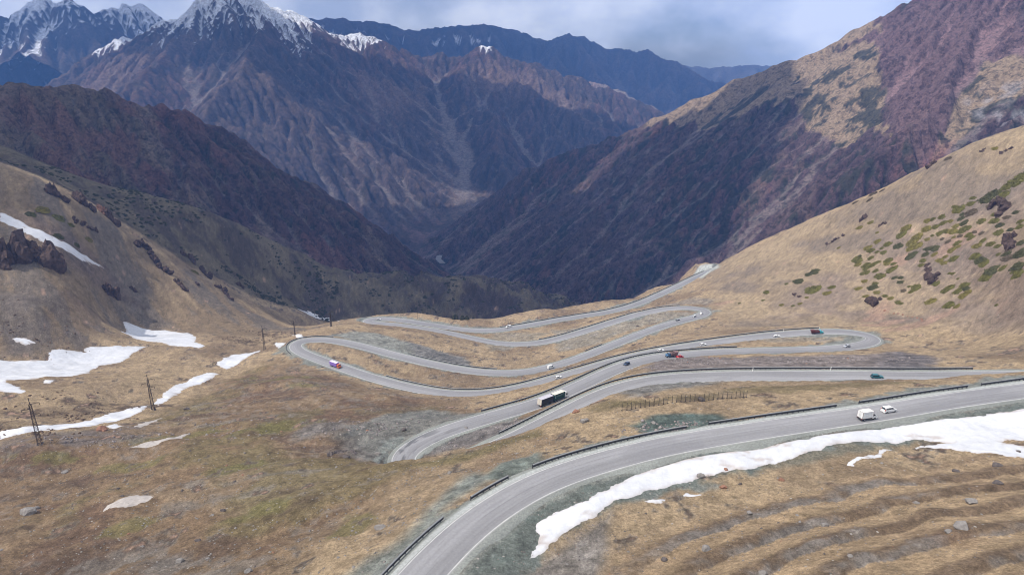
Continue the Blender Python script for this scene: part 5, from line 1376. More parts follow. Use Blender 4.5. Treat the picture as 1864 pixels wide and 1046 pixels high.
rail_px((997,848), (1272,795), n_, 1, 'long guard rail of the near road below the green rubble bank')
rail_px((1316,790), (1556,753), n_, 1, 'guard rail behind the box van on the near road')
rail_px((1592,748), (1795,718), n_, 1, 'guard rail of the near road running right from the minivan')
rail_px((1822,716), (1990,692), n_, 1, 'guard rail leaving the picture at the right edge')
rail_px((1785,684), (925,802), (KN, KB), -1, 'long guard rail on the far side of the level road left of the teal car')
rail_px((895,755), (1350,637), (KB, KC), 1, 'long dark guard rail on the far side of the road train')
rail_px((1495,603), (690,688), (KC, KD), -1, 'guard rail from the turquoise-cabbed truck down to the left bend')
rail_px((545,640), (600,618), (KC, KE), 1, 'short guard rail round the outside of the left hairpin')
rail_px((740,652), (905,679), (KD, KE), 1, 'guard rail above the middle loop at the foot of the grey spoil')
rail_px((1078,644), (1110,632), (KD, KE), 1, 'short dark guard rail right of the white panel van in the dip')
rail_px((1240,561), (985,622), (KE, KF), -1, 'guard rail left of the small upper hairpin')
rail_px((915,600), (1290,495), (KF, len(RC)), 1, 'guard rail along the farthest road')

# ------------------------------------------------------------------ marker posts
M_MARK = mat('marker_paint', (0.75, 0.74, 0.70), rough=0.6); M_MDK = BLK
mk_a = MB().box(-0.11, 0.11, -0.11, 0.11, -0.3, 1.7, bev=0.02).mesh('post', M_MARK); mk_b = MB().box(-0.12, 0.12, -0.12, 0.12, 1.25, 1.45).mesh('band', M_MDK)
for (u, v, lab) in [(883,757,'white marker post above the lower hairpin, left of the road train'),(1512,674,'white marker post on the grey spoil bank left of the teal car'),(1370,676,'white marker post on the far edge of the level road'),
                    (1426,603,'white marker post beyond the turquoise-cabbed truck, on its left'),(1492,598,'white marker post right above the turquoise-cabbed truck'),(594,650,'pale marker post inside the left hairpin'),(690,577,'tiny marker post beyond the far left bend')]:
    p = hit(u, v)
    if p is None: print('post lost', u, v); continue
    r_ = empty('marker_post', p, 0.4); link('post', mk_a, r_); link('band', mk_b, r_); tag(r_, lab, 'marker post', 'white marker posts beside the road')
p = hit(760, 580)
r_ = empty('pole', p); MB().bar((0, 0, -0.5), (0, 0, 8.5), 0.14, 8).build('shaft', M_POST, r_); MB().box(-0.5, 0.5, -0.06, 0.06, 7.9, 8.1).build('crossbar', M_POST, r_)
tag(r_, 'thin dark pole standing before the green mound at the far left bend', 'pole')

# ------------------------------------------------------------------ lattice pylons
M_STEEL = mat('weathered_steel', (0.060, 0.045, 0.038), rough=0.8, noise=(0.5, 0.2))
def pylon(u, v, h, lab, rz=0.5, t=1.0):
    p = hit(u, v)
    if p is None: print('pylon lost', u, v); return
    r_ = empty('pylon', p - Vector((0, 0, 0.3)), rz); w0, w1 = h * 0.036, h * 0.017
    wd = lambda z: w0 + (w1 - w0) * min(z / (h * 0.86), 1)
    for sx in (-1, 1):
        for sy in (-1, 1):
            MB().bar((sx * wd(0), sy * wd(0), -1), (sx * w1, sy * w1, h * 0.86), 0.075 * t).build('leg', M_STEEL, r_)
    b = MB(); n_ = 11; zs = [h * 0.86 * (1 - (1 - i / n_) ** 1.15) for i in range(n_ + 1)]
    for i in range(n_):
        a, c = zs[i], zs[i + 1]
        for (ax, ay, bx_, by_) in ((-1, -1, 1, -1), (1, -1, 1, 1), (1, 1, -1, 1), (-1, 1, -1, -1)):
            b.bar((ax * wd(a), ay * wd(a), a), (bx_ * wd(c), by_ * wd(c), c), 0.045 * t, 3); b.bar((bx_ * wd(a), by_ * wd(a), a), (ax * wd(c), ay * wd(c), c), 0.045 * t, 3)
            b.bar((ax * wd(c), ay * wd(c), c), (bx_ * wd(c), by_ * wd(c), c), 0.045 * t, 3)
    b.build('bracing', M_STEEL, r_)
    MB().bar((0, 0, h * 0.86), (0, 0, h), 0.14 * t).build('peak', M_STEEL, r_)
    for z, d, l in ((0.86, 1, 0.15), (0.76, -1, 0.15), (0.64, 1, 0.12)):
        a = MB(); a.bar((0, 0, h * z), (d * h * l, 0, h * z + 0.2), 0.11 * t); a.bar((0, 0, h * z + h * 0.04), (d * h * l, 0, h * z + 0.2), 0.07 * t); ar = a.build('crossarm', M_STEEL, r_)
        MB().bar((d * h * l, 0, h * z + 0.2), (d * h * l, 0, h * z - h * 0.045), 0.09 * t).build('insulator', M_STEEL, ar)
    for sx in (-1, 1):
        for sy in (-1, 1): MB().box(sx * w0 - .4, sx * w0 + .4, sy * w0 - .4, sy * w0 + .4, -0.6, 0.45).build('footing', M_POST, r_)
    tag(r_, lab, 'pylon', 'lattice pylons along the stream')
def pyl_h(u, v, top):
    p = hit(u, v)
    lo, hi = 4, 60
    for _ in range(30):
        m = (lo + hi) / 2
        if proj(np.array([p[0], p[1], p[2] + m]))[1] > top: lo = m
        else: hi = m
    return m
for (u, v, top, lab, t_) in [(73,808,722,'nearest lattice pylon, at the left edge where it stands before the snow strip',1.0),
                         (279,745,681,'lattice pylon in front of the gap between the two stream snow strips',1.15),
                         (482,636,592,'lattice pylon at the tip of the snow wedge, left of the left hairpin',1.4),
                         (537,609,583,'small lattice pylon just beyond the left hairpin, above a snow scrap',1.5),
                         (603,594,563,'lattice pylon on the tan shoulder above and right of the left hairpin',1.8)]:
    pylon(u, v, pyl_h(u, v, top), lab, 0.4, t_)

# ------------------------------------------------------------------ snow fence on the meadow
M_FEN = mat('fence_steel', (0.055, 0.045, 0.042), rough=0.8)
bases = [(1132,747),(1141,746),(1149,744),(1157,743),(1166,741.5),(1174,740.5),(1182,739),(1190.5,738),(1199,737),(1207.5,735),(1215.5,734),(1223.5,732.5),(1231.5,731.5),(1239.5,731),(1247.5,730.5),(1256,730),(1264.5,729.5),(1273,729),(1281.5,728.5),(1290,728),(1298.5,727),(1306.5,726),(1315,725.3),(1323.5,725),(1331.5,724.6),(1339.5,724.2),(1347,723.8),(1353,723.4),(1359,723)]
pp = [hit(u, v) for u, v in bases]
fr = empty('snow_fence', pp[0]); o0 = Vector(pp[0])
pm = MB().bar((0, 0, -0.3), (0, 0, 2.75), 0.075).mesh('post', M_FEN); fm = MB().box(-0.2, 0.2, -0.25, 0.25, -0.15, 0.15, bev=0.03).mesh('footing', M_FEN)
for q in pp:
    o_ = link('post', pm, fr); o_.location = q - o0; link('footing', fm, o_)
for i in range(len(pp) - 1):
    a = pp[i] - o0; b_ = pp[i + 1] - o0
    if i in (10, 11): continue
    for z in (0.35, 0.7, 1.05, 1.4, 1.75):
        e = 0.03 * math.sin(i * 7 + z * 9)
        MB().bar((a.x, a.y, a.z + z + e), (b_.x, b_.y, b_.z + z - e), 0.05).build('slat', M_FEN, fr)
tag(fr, 'long dark snow fence of posts and slats across the tan meadow', 'fence')
print('fittings', time.time() - T0)
# ------------------------------------------------------------------ rocks
def nrm(x, y, e=2.0):
    return Vector((gz(x - e, y) - gz(x + e, y), gz(x, y - e) - gz(x, y + e), 2 * e)).normalized()
def rock_bm(bm, c, r, seed, sub=2, sharp=0.35):
    """an angular boulder: a ball cut by random planes and roughened"""
    rg = random.Random(seed); tmp = bmesh.new(); bmesh.ops.create_icosphere(tmp, subdivisions=sub, radius=1.0)
    planes = [(Vector((rg.uniform(-1, 1), rg.uniform(-1, 1), rg.uniform(-0.6, 1))).normalized(), rg.uniform(0.55, 0.85)) for _ in range(9)]
    for v in tmp.verts:
        for n, d in planes:
            k = v.co.dot(n) - d
            if k > 0: v.co -= n * k
        v.co *= 1 + rg.uniform(-1, 1) * sharp * 0.12
    rot = Matrix.Rotation(rg.uniform(0, 6.3), 3, 'Z'); mp = {}
    for v in tmp.verts:
        q = rot @ v.co; mp[v] = bm.verts.new((c[0] + q.x * r[0], c[1] + q.y * r[1], c[2] + q.z * r[2]))
    for f in tmp.faces: bm.faces.new([mp[v] for v in f.verts])
    tmp.free()
M_BOULD = mat('boulder_stone', (0.205, 0.19, 0.178), rough=0.9, noise=(0.9, 0.35), bump=(1.5, 0.2), spec=0.15)
M_BDARK = mat('dark_boulder_stone', (0.10, 0.085, 0.08), rough=0.9, noise=(0.9, 0.35), bump=(1.5, 0.2), spec=0.15)
M_BRUST = mat('rusty_boulder_stone', (0.24, 0.13, 0.09), rough=0.9, noise=(0.9, 0.35), bump=(1.5, 0.2), spec=0.15)
M_CRAG = mat('crag_stone', (0.078, 0.054, 0.046), rough=0.95, noise=(0.35, 0.5), bump=(0.55, 1.2), spec=0.1)
BOUL = [(52,935,2.4,0,'largest pale boulder on the brown slope near the lower left corner'),(66,925,1.1,0,'smaller boulder just above and right of the big pale lower left one'),(692,961,1.2,0,'pale boulder left of the near road on the olive slope'),
 (1063,768,1.7,0,'grey boulder on the tan slope between the near road and the road train'),(1189,770,0.9,0,'pale rock at the upper left end of the green rubble bank'),(1048,750,1.3,2,'rust-coloured rock on the brow right of the road train'),(1276,729,1.5,1,'brown boulder beside the snow fence'),
 (1274,868,1.1,0,'greyish pink boulder at the lower edge of the broad snow bank'),(1321,855,0.6,2,'small reddish rock touching the lower snow edge'),(1347,881,0.55,1,'small dark rock on the first terrace'),(1316,886,0.9,2,'flat reddish slab on the first terrace'),(1422,873,0.8,2,'red-tipped rock in the middle of the upper terraces'),
 (1500,957,0.9,0,'grey boulder in the middle of the terraced slope'),(1364,933,0.8,0,'flat grey rock on the terrace left of centre'),(1285,1000,1.1,0,'pale boulder low on the left of the terraces'),(1209,1019,0.7,1,'dark brown rock near the bottom of the terraced slope'),
 (1740,858,0.9,1,'black triangular rock on the upper right terraces'),(1815,848,1.3,1,'dark slab at the upper right, nearest the snow'),(1815,880,1.2,1,'dark slab below the other one at the right edge'),(1766,914,1.4,0,'broad flat grey rock on the right terraces'),(1751,960,1.5,0,'large grey boulder low on the right terraces'),
 (1725,968,0.7,0,'rock just left of the large grey boulder on the right terraces'),(1853,823,0.9,1,'dark rock standing in the snow at the right edge'),(1668,915,0.7,0,'rock on the terrace left of the broad flat grey one'),(1547,1012,0.5,0,'small pale rock on the lowest terrace'),(1389,1044,0.8,0,'pale rock cut by the bottom edge under the terraces'),
 (118,860,1.3,0,'flat pale rock above the largest lower left boulder'),(340,745,1.5,1,'dark rock on the hummock right of the second pylon'),(185,783,2.3,2,'brown mound-like rock beside the stream snow near the first pylon'),(406,929,1.0,1,'dark flat rock in the middle of the lower left slope'),(360,984,0.8,1,'dark rock low on the stony rill of the left slope'),
 (328,1022,1.0,0,'white-grey rock at the bottom of the stony rill'),(452,1040,1.0,0,'grey rock at the very bottom left of the near road'),(223,903,0.6,1,'small black rock above the dirty snow patch'),(215,889,0.6,1,'small black rock farther above the dirty snow patch'),(962,632,1.6,0,'pale boulder in the meadow inside the upper loop'),
 (1062,664,1.5,1,'dark rock at the road edge above the white car near the road train'),(1160,594,1.3,1,'dark boulder in the gravel inside the small upper hairpin loop'),(630,833,1.6,1,'dark boulder by the pit left of the lower hairpin'),(688,827,1.1,0,'grey rock beside the lower hairpin'),(735,783,1.2,1,'dark rock on the grey gravel above the lower hairpin'),
 (848,779,0.9,0,'white rock at the roadside left of the road train'),(587,668,0.8,1,'dark rock below the purple truck'),(1493,641,0.6,0,'white stone on the edge of the lower right hairpin'),(940,763,0.7,0,'white stone between the two roads below the road train'),(818,860,0.6,0,'white stone on the grassy brow above the near road'),(1605,843,0.5,0,'small grey rock below the snow strip')]
for i, (u, v, r, kd, lab) in enumerate(BOUL):
    p = hit(u, v)
    if p is None: print('boulder lost', u, v); continue
    rg = random.Random(900 + i); flat = 0.55 if 'slab' in lab or 'flat' in lab else 0.8
    bm = bmesh.new(); rock_bm(bm, (0, 0, r * 0.25), (r * rg.uniform(0.95, 1.3), r * rg.uniform(0.75, 1.0), r * flat), 900 + i, 2)
    if kd == 2 or 'mound' in lab: rock_bm(bm, (r * 0.7, -r * 0.3, r * 0.1), (r * 0.5, r * 0.45, r * 0.4), 950 + i, 2)
    me = bpy.data.meshes.new('boulder'); bm.to_mesh(me); bm.free(); me.materials.append((M_BOULD, M_BDARK, M_BRUST)[kd])
    o = link('boulder', me); o.location = p; tag(o, lab, 'boulder')
def crag(pts, label, r=5.0, n=8, seed=0, hgt=1.0, m=None, jag=1.0):
    """rocky outcrop: broken slabs shoulder to shoulder along the places given"""
    q = hits(pts); rg = random.Random(seed)
    if not q: print('crag lost', label); return
    o0 = q[0]; bm = bmesh.new()
    for k in range(n):
        t = (k + rg.uniform(-.3, .3)) / max(n - 1, 1) * (len(q) - 1); t = min(max(t, 0), len(q) - 1.001) if len(q) > 1 else 0
        i = int(t); a = q[i]; b = q[min(i + 1, len(q) - 1)]; c = a.lerp(b, t - i)
        s = rg.uniform(0.55, 1.25) * r; x = c.x + rg.uniform(-.5, .5) * r * jag; y = c.y + rg.uniform(-.5, .5) * r * jag
        rock_bm(bm, (x - o0.x, y - o0.y, gz(x, y) - o0.z + s * 0.2 * hgt), (s * rg.uniform(.5, 1), s * rg.uniform(.5, 1), s * rg.uniform(.6, 1.5) * hgt), seed * 31 + k, 3, 0.9)
    # roughen
    for v_ in bm.verts:
        w = v_.co + o0; f = float(fbm(np.array([w.x + w.z * .7]), np.array([w.y + w.z]), 3.2, 3, 5)[0]); g = float(fbm(np.array([w.x + w.z * 2]), np.array([w.y - w.z * 2]), 1.3, 2, 6)[0])
        k_ = abs(float(fbm(np.array([w.x * 1.0 + w.z * .35]), np.array([w.y * 1.0 - w.z * .35]), 2.6, 3, 7)[0]))
        v_.co += Vector((f, g, f * .6 + g * .6)) * r * 0.26 + Vector((0, 0, 1)) * (0.12 - k_) * r * 0.9 * (1 if v_.co.z > 0 else 0)
    me = bpy.data.meshes.new('rock_outcrop'); bm.to_mesh(me); bm.free(); me.materials.append(m or M_CRAG)
    o = link('rock_outcrop', me); o.location = o0; return tag(o, label, 'rock outcrop')
crag([(5,475),(25,468),(45,462)], 'huge dark crag cut by the left edge, in front of the snow strip', 10, 8, 1, 1.25)
crag([(55,470),(75,468),(95,478)], 'big dark crag standing just right of the one at the left edge', 8.5, 8, 2, 1.2)
crag([(192,530),(200,532),(205,536)], 'lone tower-like crag with its shade, in the middle of the left slope', 5.5, 5, 3, 1.3)
crag([(238,524),(246,530)], 'low broken rocks right of the lone crag', 2.6, 5, 4, 0.8)
crag([(90,348),(105,358),(115,362)], 'crag at the upper left, below the hill crest', 6, 7, 5)
crag([(140,362),(150,368),(158,375)], 'rounded dark crag right of the upper left one', 6.5, 6, 6)
crag([(178,378),(190,390)], 'pale-topped crag on the crest line', 4.5, 5, 7, m=M_BRUST)
crag([(200,398),(212,408)], 'dark crag just below the pale-topped one', 5.5, 5, 8)
crag([(135,402),(150,408),(165,416),(174,420)], 'long rubbly outcrop below the crest crags', 3.2, 12, 9, 0.8)
crag([(250,445),(268,452),(275,464),(285,478)], 'tall broken outcrop in the centre of the left slope', 5.5, 11, 10)
crag([(285,480),(298,492),(308,498)], 'ledge of dark rock under the tall broken outcrop', 4.5, 8, 11, 0.8)
crag([(318,510),(332,520),(340,530)], 'chain of rocks running down to a point', 3.2, 8, 12, 0.9)
crag([(330,462),(345,470),(355,480)], 'rock spikes at the crest, left part', 3.6, 8, 13, 1.1)
crag([(366,492),(375,500),(385,506)], 'biggest of the crest rocks, with ochre tops', 4.6, 7, 14, 1.1)
crag([(390,520),(402,524),(412,536),(420,545)], 'lowest chain of dark rocks on the lit slope', 3.6, 9, 15, 1.0)
crag([(357,515),(362,520)], 'small lone rock between two chains', 2.4, 4, 16)
crag([(430,516),(442,524)], 'small rock row behind the lowest chain', 2.6, 6, 17)
crag([(1395,392),(1410,388)], 'dark ledge high on the right hillside near its skyline', 2.2, 5, 20, 0.6) if False else None
crag([(1505,445),(1520,437),(1535,430)], 'dark ledge in the middle of the right hillside', 2.6, 7, 21, 0.7)
crag([(1568,402),(1578,393)], 'dark angular rock above the shrub belt', 2.6, 5, 22, 0.8)
crag([(1598,412),(1612,405)], 'flat dark rock right of the angular one, above the shrub belt', 2.3, 5, 23, 0.6)
crag([(1825,278),(1840,272)], 'dark rock near the top of the right hillside', 2.8, 5, 24, 0.7)
crag([(1785,276),(1792,272)], 'small dark rock left of the topmost one', 2.0, 4, 25, 0.7)
crag([(1685,300),(1700,296),(1690,306)], 'brown outcrop on the skyline of the right hillside', 3.4, 7, 26, 0.7)
crag([(1810,370),(1825,380),(1835,375),(1820,390)], 'red-brown crag in the thickest part of the shrubs', 4.6, 10, 27, 1.0)
crag([(1836,430),(1842,445),(1835,455)], 'dark split crag at the right edge', 4.2, 8, 28, 1.1)
crag([(1682,485),(1690,500),(1698,515),(1705,505)], 'reddish crag low in the middle of the shrub field', 3.8, 10, 29, 1.0)
crag([(1585,545),(1592,555),(1600,548)], 'grey-red crag above the right hairpin', 3.6, 8, 30, 0.9)
crag([(1620,405),(1628,400)], 'small pinkish crag at the left edge of the shrub field', 2.4, 5, 31, 0.7) if False else None
crag([(1445,535),(1455,540)], 'low grey rocks at the lower left tip of the shrub belt', 2.2, 6, 32, 0.6)
crag([(600,828),(618,822),(640,820),(650,828)], 'dark overhanging earth lip above the pit by the lower hairpin', 1.6, 12, 33, 0.6, M_BDARK)
crag([(1610,566),(1640,572),(1670,578),(1685,586)], 'broken earth lip above the right hairpin', 1.3, 12, 34, 0.5, M_BRUST)
print('crags', time.time() - T0)

# loose stones: the larger ones singly, the rest as rubble
stones = []
for k in range(7):
    bm = bmesh.new(); rock_bm(bm, (0, 0, 0.15), (1, 0.8, 0.62), 400 + k, 1, 1.2); me = bpy.data.meshes.new('stone'); bm.to_mesh(me); bm.free(); me.materials.append((M_BOULD, M_BOULD, M_BDARK, M_BOULD, M_BRUST, M_BOULD, M_BDARK)[k]); stones.append(me)
rs = np.random.default_rng(5)
def in_view(x, y, z):
    if y < 20: return False
    u, v = proj(np.array([x, y, z])); return -20 < u < 1884 and 0 < v < 1070
SZ = [  # pixel centre, spread in metres, how many, size range, name of the group, label
 ((300,960),45,60,(0.35,0.9),'stones scattered over the lower left slope','loose stone lying on the brown lower left slope'),
 ((560,990),28,34,(0.25,0.65),'stones on the olive slope left of the near road','loose stone on the olive slope left of the near road'),
 ((1420,960),36,44,(0.2,0.55),'stones on the terraced slope','loose stone on the terraced slope at lower right'),
 ((1040,1010),13,26,(0.18,0.45),'stones on the gravel at the end of the snow bank','stone on the gravel patch at the left end of the snow bank'),
 ((400,800),42,34,(0.4,1.0),'stones on the hummocks behind the nearest pylon','loose stone on the hummocks right of the nearest pylon'),
 ((660,785),12,30,(0.5,1.3),'blocks heaped on the grey spoil','angular block heaped on the grey spoil left of the lower hairpin'),
 ((1300,655),26,30,(0.5,1.1),'blocks along the crest of the spoil bank','angular block on the spoil bank under the blue-cabbed truck'),
 ((1500,655),30,16,(0.5,1.0),'blocks on the right part of the spoil bank','angular block on the spoil bank under the right hairpin'),
]
taken = 0; SR = []
for (uv, sp, n, (a_, b_), grp, lab) in SZ:
    c = hit(*uv); k = 0; tries = 0
    while k < n and tries < n * 8:
        tries += 1
        x = c.x + rs.normal() * sp * 0.5; y = c.y + rs.normal() * sp * 0.5 * (0.6 if 'spoil' in grp else 1)
        d_ = np.min(np.hypot(ROAD[:, 0] - x, ROAD[:, 1] - y))
        z = gz(x, y)
        if d_ < 9 or not in_view(x, y, z): continue
        s = a_ + (b_ - a_) * rs.random() ** 2.2
        o = link('stone', stones[int(rs.integers(7))]); o.location = (x, y, z); o.rotation_euler = (rs.uniform(-.3, .3), rs.uniform(-.3, .3), rs.uniform(0, 6.28)); o.scale = (s, s * rs.uniform(.7, 1), s * rs.uniform(.6, 1))
        tag(o, lab, 'stone', grp); k += 1; taken += 1; SR.append((o, lab, s, (x, y, z)))
LS = {'the largest lower left boulder': (52, 935), 'the dirty snow patch': (235, 915), 'the dark flat rock': (406, 929), 'the pale boulder beside the near road': (692, 961), 'the large grey terrace boulder': (1751, 960),
      'the mid-terrace grey boulder': (1500, 957), 'the pale rock at the bottom edge': (1389, 1044), 'the left tip of the snow bank': (975, 1000), 'the nearest pylon': (73, 808), 'the second pylon': (279, 745),
      'the grey snow streak': (290, 800), 'the lower hairpin': (740, 800), 'the blue-cabbed truck': (1226, 643), 'the teal car': (1597, 684), 'the dark blue car': (1140, 661), 'the silver car': (1541, 630), 'the earthy pit': (620, 828),
      'the rock of the stony rill': (360, 984), 'the white-grey rill rock': (328, 1022), 'the left terrace boulder': (1285, 1000), 'the first terrace slab': (1316, 886)}
SH = {0: 'pale', 1: 'pale', 2: 'dark', 3: 'pale', 4: 'rusty', 5: 'pale', 6: 'dark'}
by_ = {}
for o, lab, s_, p_ in SR:
    u, v = proj(np.array(p_)); nm, (a, b) = min(LS.items(), key=lambda k: math.hypot(k[1][0] - u, k[1][1] - v)); dx, dy = u - a, v - b
    rel = ('left of' if dx < 0 else 'right of') if abs(dx) > abs(dy) * 1.3 else ('above' if dy < 0 else 'below')
    size = 'tiny' if s_ < 0.35 else 'small' if s_ < 0.6 else 'sizeable'
    by_.setdefault((f"{size} {SH[stones.index(o.data)]} {'block' if 'block' in lab else 'stone'}", rel, nm), []).append((math.hypot(dx, dy), o))
for (d_, rel, nm), L_ in by_.items():
    L_.sort(key=lambda r: r[0])
    for i, (_, o) in enumerate(L_): o['label'] = f'{d_} {rel} {nm}' if len(L_) == 1 else f"{['nearest', 'second nearest', 'third nearest', 'fourth nearest', 'fifth nearest', 'sixth nearest', 'seventh nearest', 'eighth nearest', 'ninth nearest', 'tenth nearest', 'farther'][min(i, 10)]} {d_} {rel} {nm}"
def rubble(name, centres, n, smin, smax, seed, m, rough=1.0, fn=None):
    """one sheet of small stones nobody could count"""
    rg = np.random.default_rng(seed); base = bmesh.new(); bmesh.ops.create_icosphere(base, subdivisions=1, radius=1.0)
    bv = np.array([v.co[:] for v in base.verts]); base.verts.index_update(); bf = np.array([[v.index for v in f.verts] for f in base.faces]); base.free()
    V = []; Fc = []; cnt = 0
    for (cx, cy, sx, sy) in centres:
        for _ in range(n):
            x = cx + rg.normal() * sx; y = cy + rg.normal() * sy
            if np.min(np.hypot(ROAD[:, 0] - x, ROAD[:, 1] - y)) < 8.3: continue
            if vnoise(np.array([x / 9]), np.array([y / 9]), 77)[0] < 0.52 - 0.2 * rg.random(): continue
            z = gz(x, y)
            if not in_view(x, y, z): continue
            s = smin + (smax - smin) * rg.random() ** 3
            j = bv * (1 + rg.uniform(-.3, .3, (len(bv), 1))); a = rg.uniform(0, 6.28)
            q = np.stack([j[:, 0] * math.cos(a) - j[:, 1] * math.sin(a), j[:, 0] * math.sin(a) + j[:, 1] * math.cos(a) * 0.8, j[:, 2] * rg.uniform(.5, .8)], 1) * s + np.array([x, y, z + s * .15])
            V.append(q); Fc.append(bf + cnt * len(bv)); cnt += 1
    V = np.concatenate(V); Fc = np.concatenate(Fc); me = bpy.data.meshes.new(name)
    me.vertices.add(len(V)); me.vertices.foreach_set('co', V.astype(np.float32).ravel()); me.loops.add(len(Fc) * 3); me.loops.foreach_set('vertex_index', Fc.astype(np.int32).ravel())
    me.polygons.add(len(Fc)); me.polygons.foreach_set('loop_start', np.arange(0, 3 * len(Fc), 3, dtype=np.int32)); me.update(); me.materials.append(m)
    return tag(link(name, me), kind='stuff')
def cc(u, v, sx, sy): p = hit(u, v); return (p.x, p.y, sx, sy)
rubble('rubble', [cc(300,930,30,22), cc(150,980,18,14), cc(480,980,20,16), cc(600,1000,12,14), cc(760,960,9,14), cc(450,850,26,14), cc(200,850,30,14), cc(700,880,14,8), cc(900,830,12,8)], 420, 0.07, 0.36, 31, mat('pale_rubble', (0.19, 0.175, 0.16), rough=0.95, noise=(0.15, 0.5)))
rubble('rubble', [cc(1040,1000,6,9), cc(1060,960,5,6), cc(1400,950,28,14), cc(1600,980,28,14), cc(1300,1010,16,10), cc(1700,880,22,9)], 480, 0.05, 0.24, 32, mat('brown_rubble', (0.17, 0.145, 0.13), rough=0.95, noise=(0.15, 0.5)))
rubble('rubble', [cc(1240,665,16,4), cc(1340,658,20,4), cc(1460,658,20,4), cc(1560,655,16,4), cc(900,785,14,4), cc(830,808,10,4), cc(650,790,10,6), cc(700,765,16,6), cc(1240,775,12,4), cc(330,790,18,7), cc(150,805,16,6)], 260, 0.15, 0.75, 33, mat('mixed_rubble', (0.19, 0.165, 0.16), rough=0.95, noise=(0.3, 0.5)))
rubble('rubble', [cc(180,735,14,7), cc(90,760,14,6), cc(450,618,14,9), cc(490,610,14,9), cc(30,790,12,5), cc(60,600,14,12)], 260, 0.3, 0.95, 34, mat('turf_clods', (0.11, 0.075, 0.052), rough=1, noise=(0.3, 0.4)))
print('stones', taken, time.time() - T0)

# ------------------------------------------------------------------ juniper mats on the right hillside, dark brush on the left
def mat_mesh(seed, name='juniper', n_t=420, mm=None, tall=0.34):
    """a low cushion shrub: rounded mound of many small leafy sprays with gaps at the rim"""
    rg = np.random.default_rng(seed); V = []; Fc = []
    K_ = 28; lob = 1 + 0.5 * fbm(np.cos(np.linspace(0, 2 * np.pi, K_, endpoint=False)) * 2 + seed, np.sin(np.linspace(0, 2 * np.pi, K_, endpoint=False)) * 2, 0.9, 4, seed, 0.6)
    th = np.linspace(0, 2 * np.pi, K_, endpoint=False); V.append((0, 0, tall))
    for rr_, hh in ((0.35, 0.95), (0.65, 0.75), (0.88, 0.42), (1.0, -0.05)):
        for t, l in zip(th, lob): V.append((math.cos(t) * rr_ * l, math.sin(t) * rr_ * l, tall * hh * (1 + rg.uniform(-.22, .22))))
    for i in range(K_): Fc.append((0, 1 + i, 1 + (i + 1) % K_))
    for r_ in range(3):
        for i in range(K_):
            a, b = 1 + r_ * K_ + i, 1 + r_ * K_ + (i + 1) % K_; Fc.append((a, a + K_, b + K_)); Fc.append((a, b + K_, b))
    for _ in range(n_t):
        t = rg.uniform(0, 6.283); r_ = math.sqrt(rg.random()) * 1.04; l = np.interp(t, np.append(th, 6.2832), np.append(lob, lob[0]))
        c = np.array([math.cos(t) * r_ * l, math.sin(t) * r_ * l, tall * (1 - r_ ** 2.4) * 0.95]); s = rg.uniform(.06, .17)
        d1 = rg.normal(size=3); d1 /= np.linalg.norm(d1); d2 = rg.normal(size=3); d2 /= np.linalg.norm(d2); n0 = len(V)
        V += [tuple(c), tuple(c + d1 * s + np.array([0, 0, s])), tuple(c + d2 * s + np.array([0, 0, s * 1.2]))]; Fc.append((n0, n0 + 1, n0 + 2))
    me = bpy.data.meshes.new(name); me.from_pydata([tuple(map(float, v)) for v in V], [], Fc); me.materials.append(mm); return me
M_JUN = [mat('juniper_green', (0.102, 0.094, 0.026), rough=0.9, noise=(1.2, 0.45), spec=0.1), mat('juniper_yellow', (0.140, 0.118, 0.034), rough=0.9, noise=(1.2, 0.45), spec=0.1), mat('juniper_dark', (0.066, 0.064, 0.026), rough=0.9, noise=(1.2, 0.45), spec=0.1)]
M_JOLD = mat('juniper_grey', (0.10, 0.078, 0.050), rough=0.95, noise=(1.2, 0.4), spec=0.1)
JM = [[mat_mesh(50 + 10 * k + i, mm=m) for i in range(4)] for k, m in enumerate(M_JUN + [M_JOLD])]
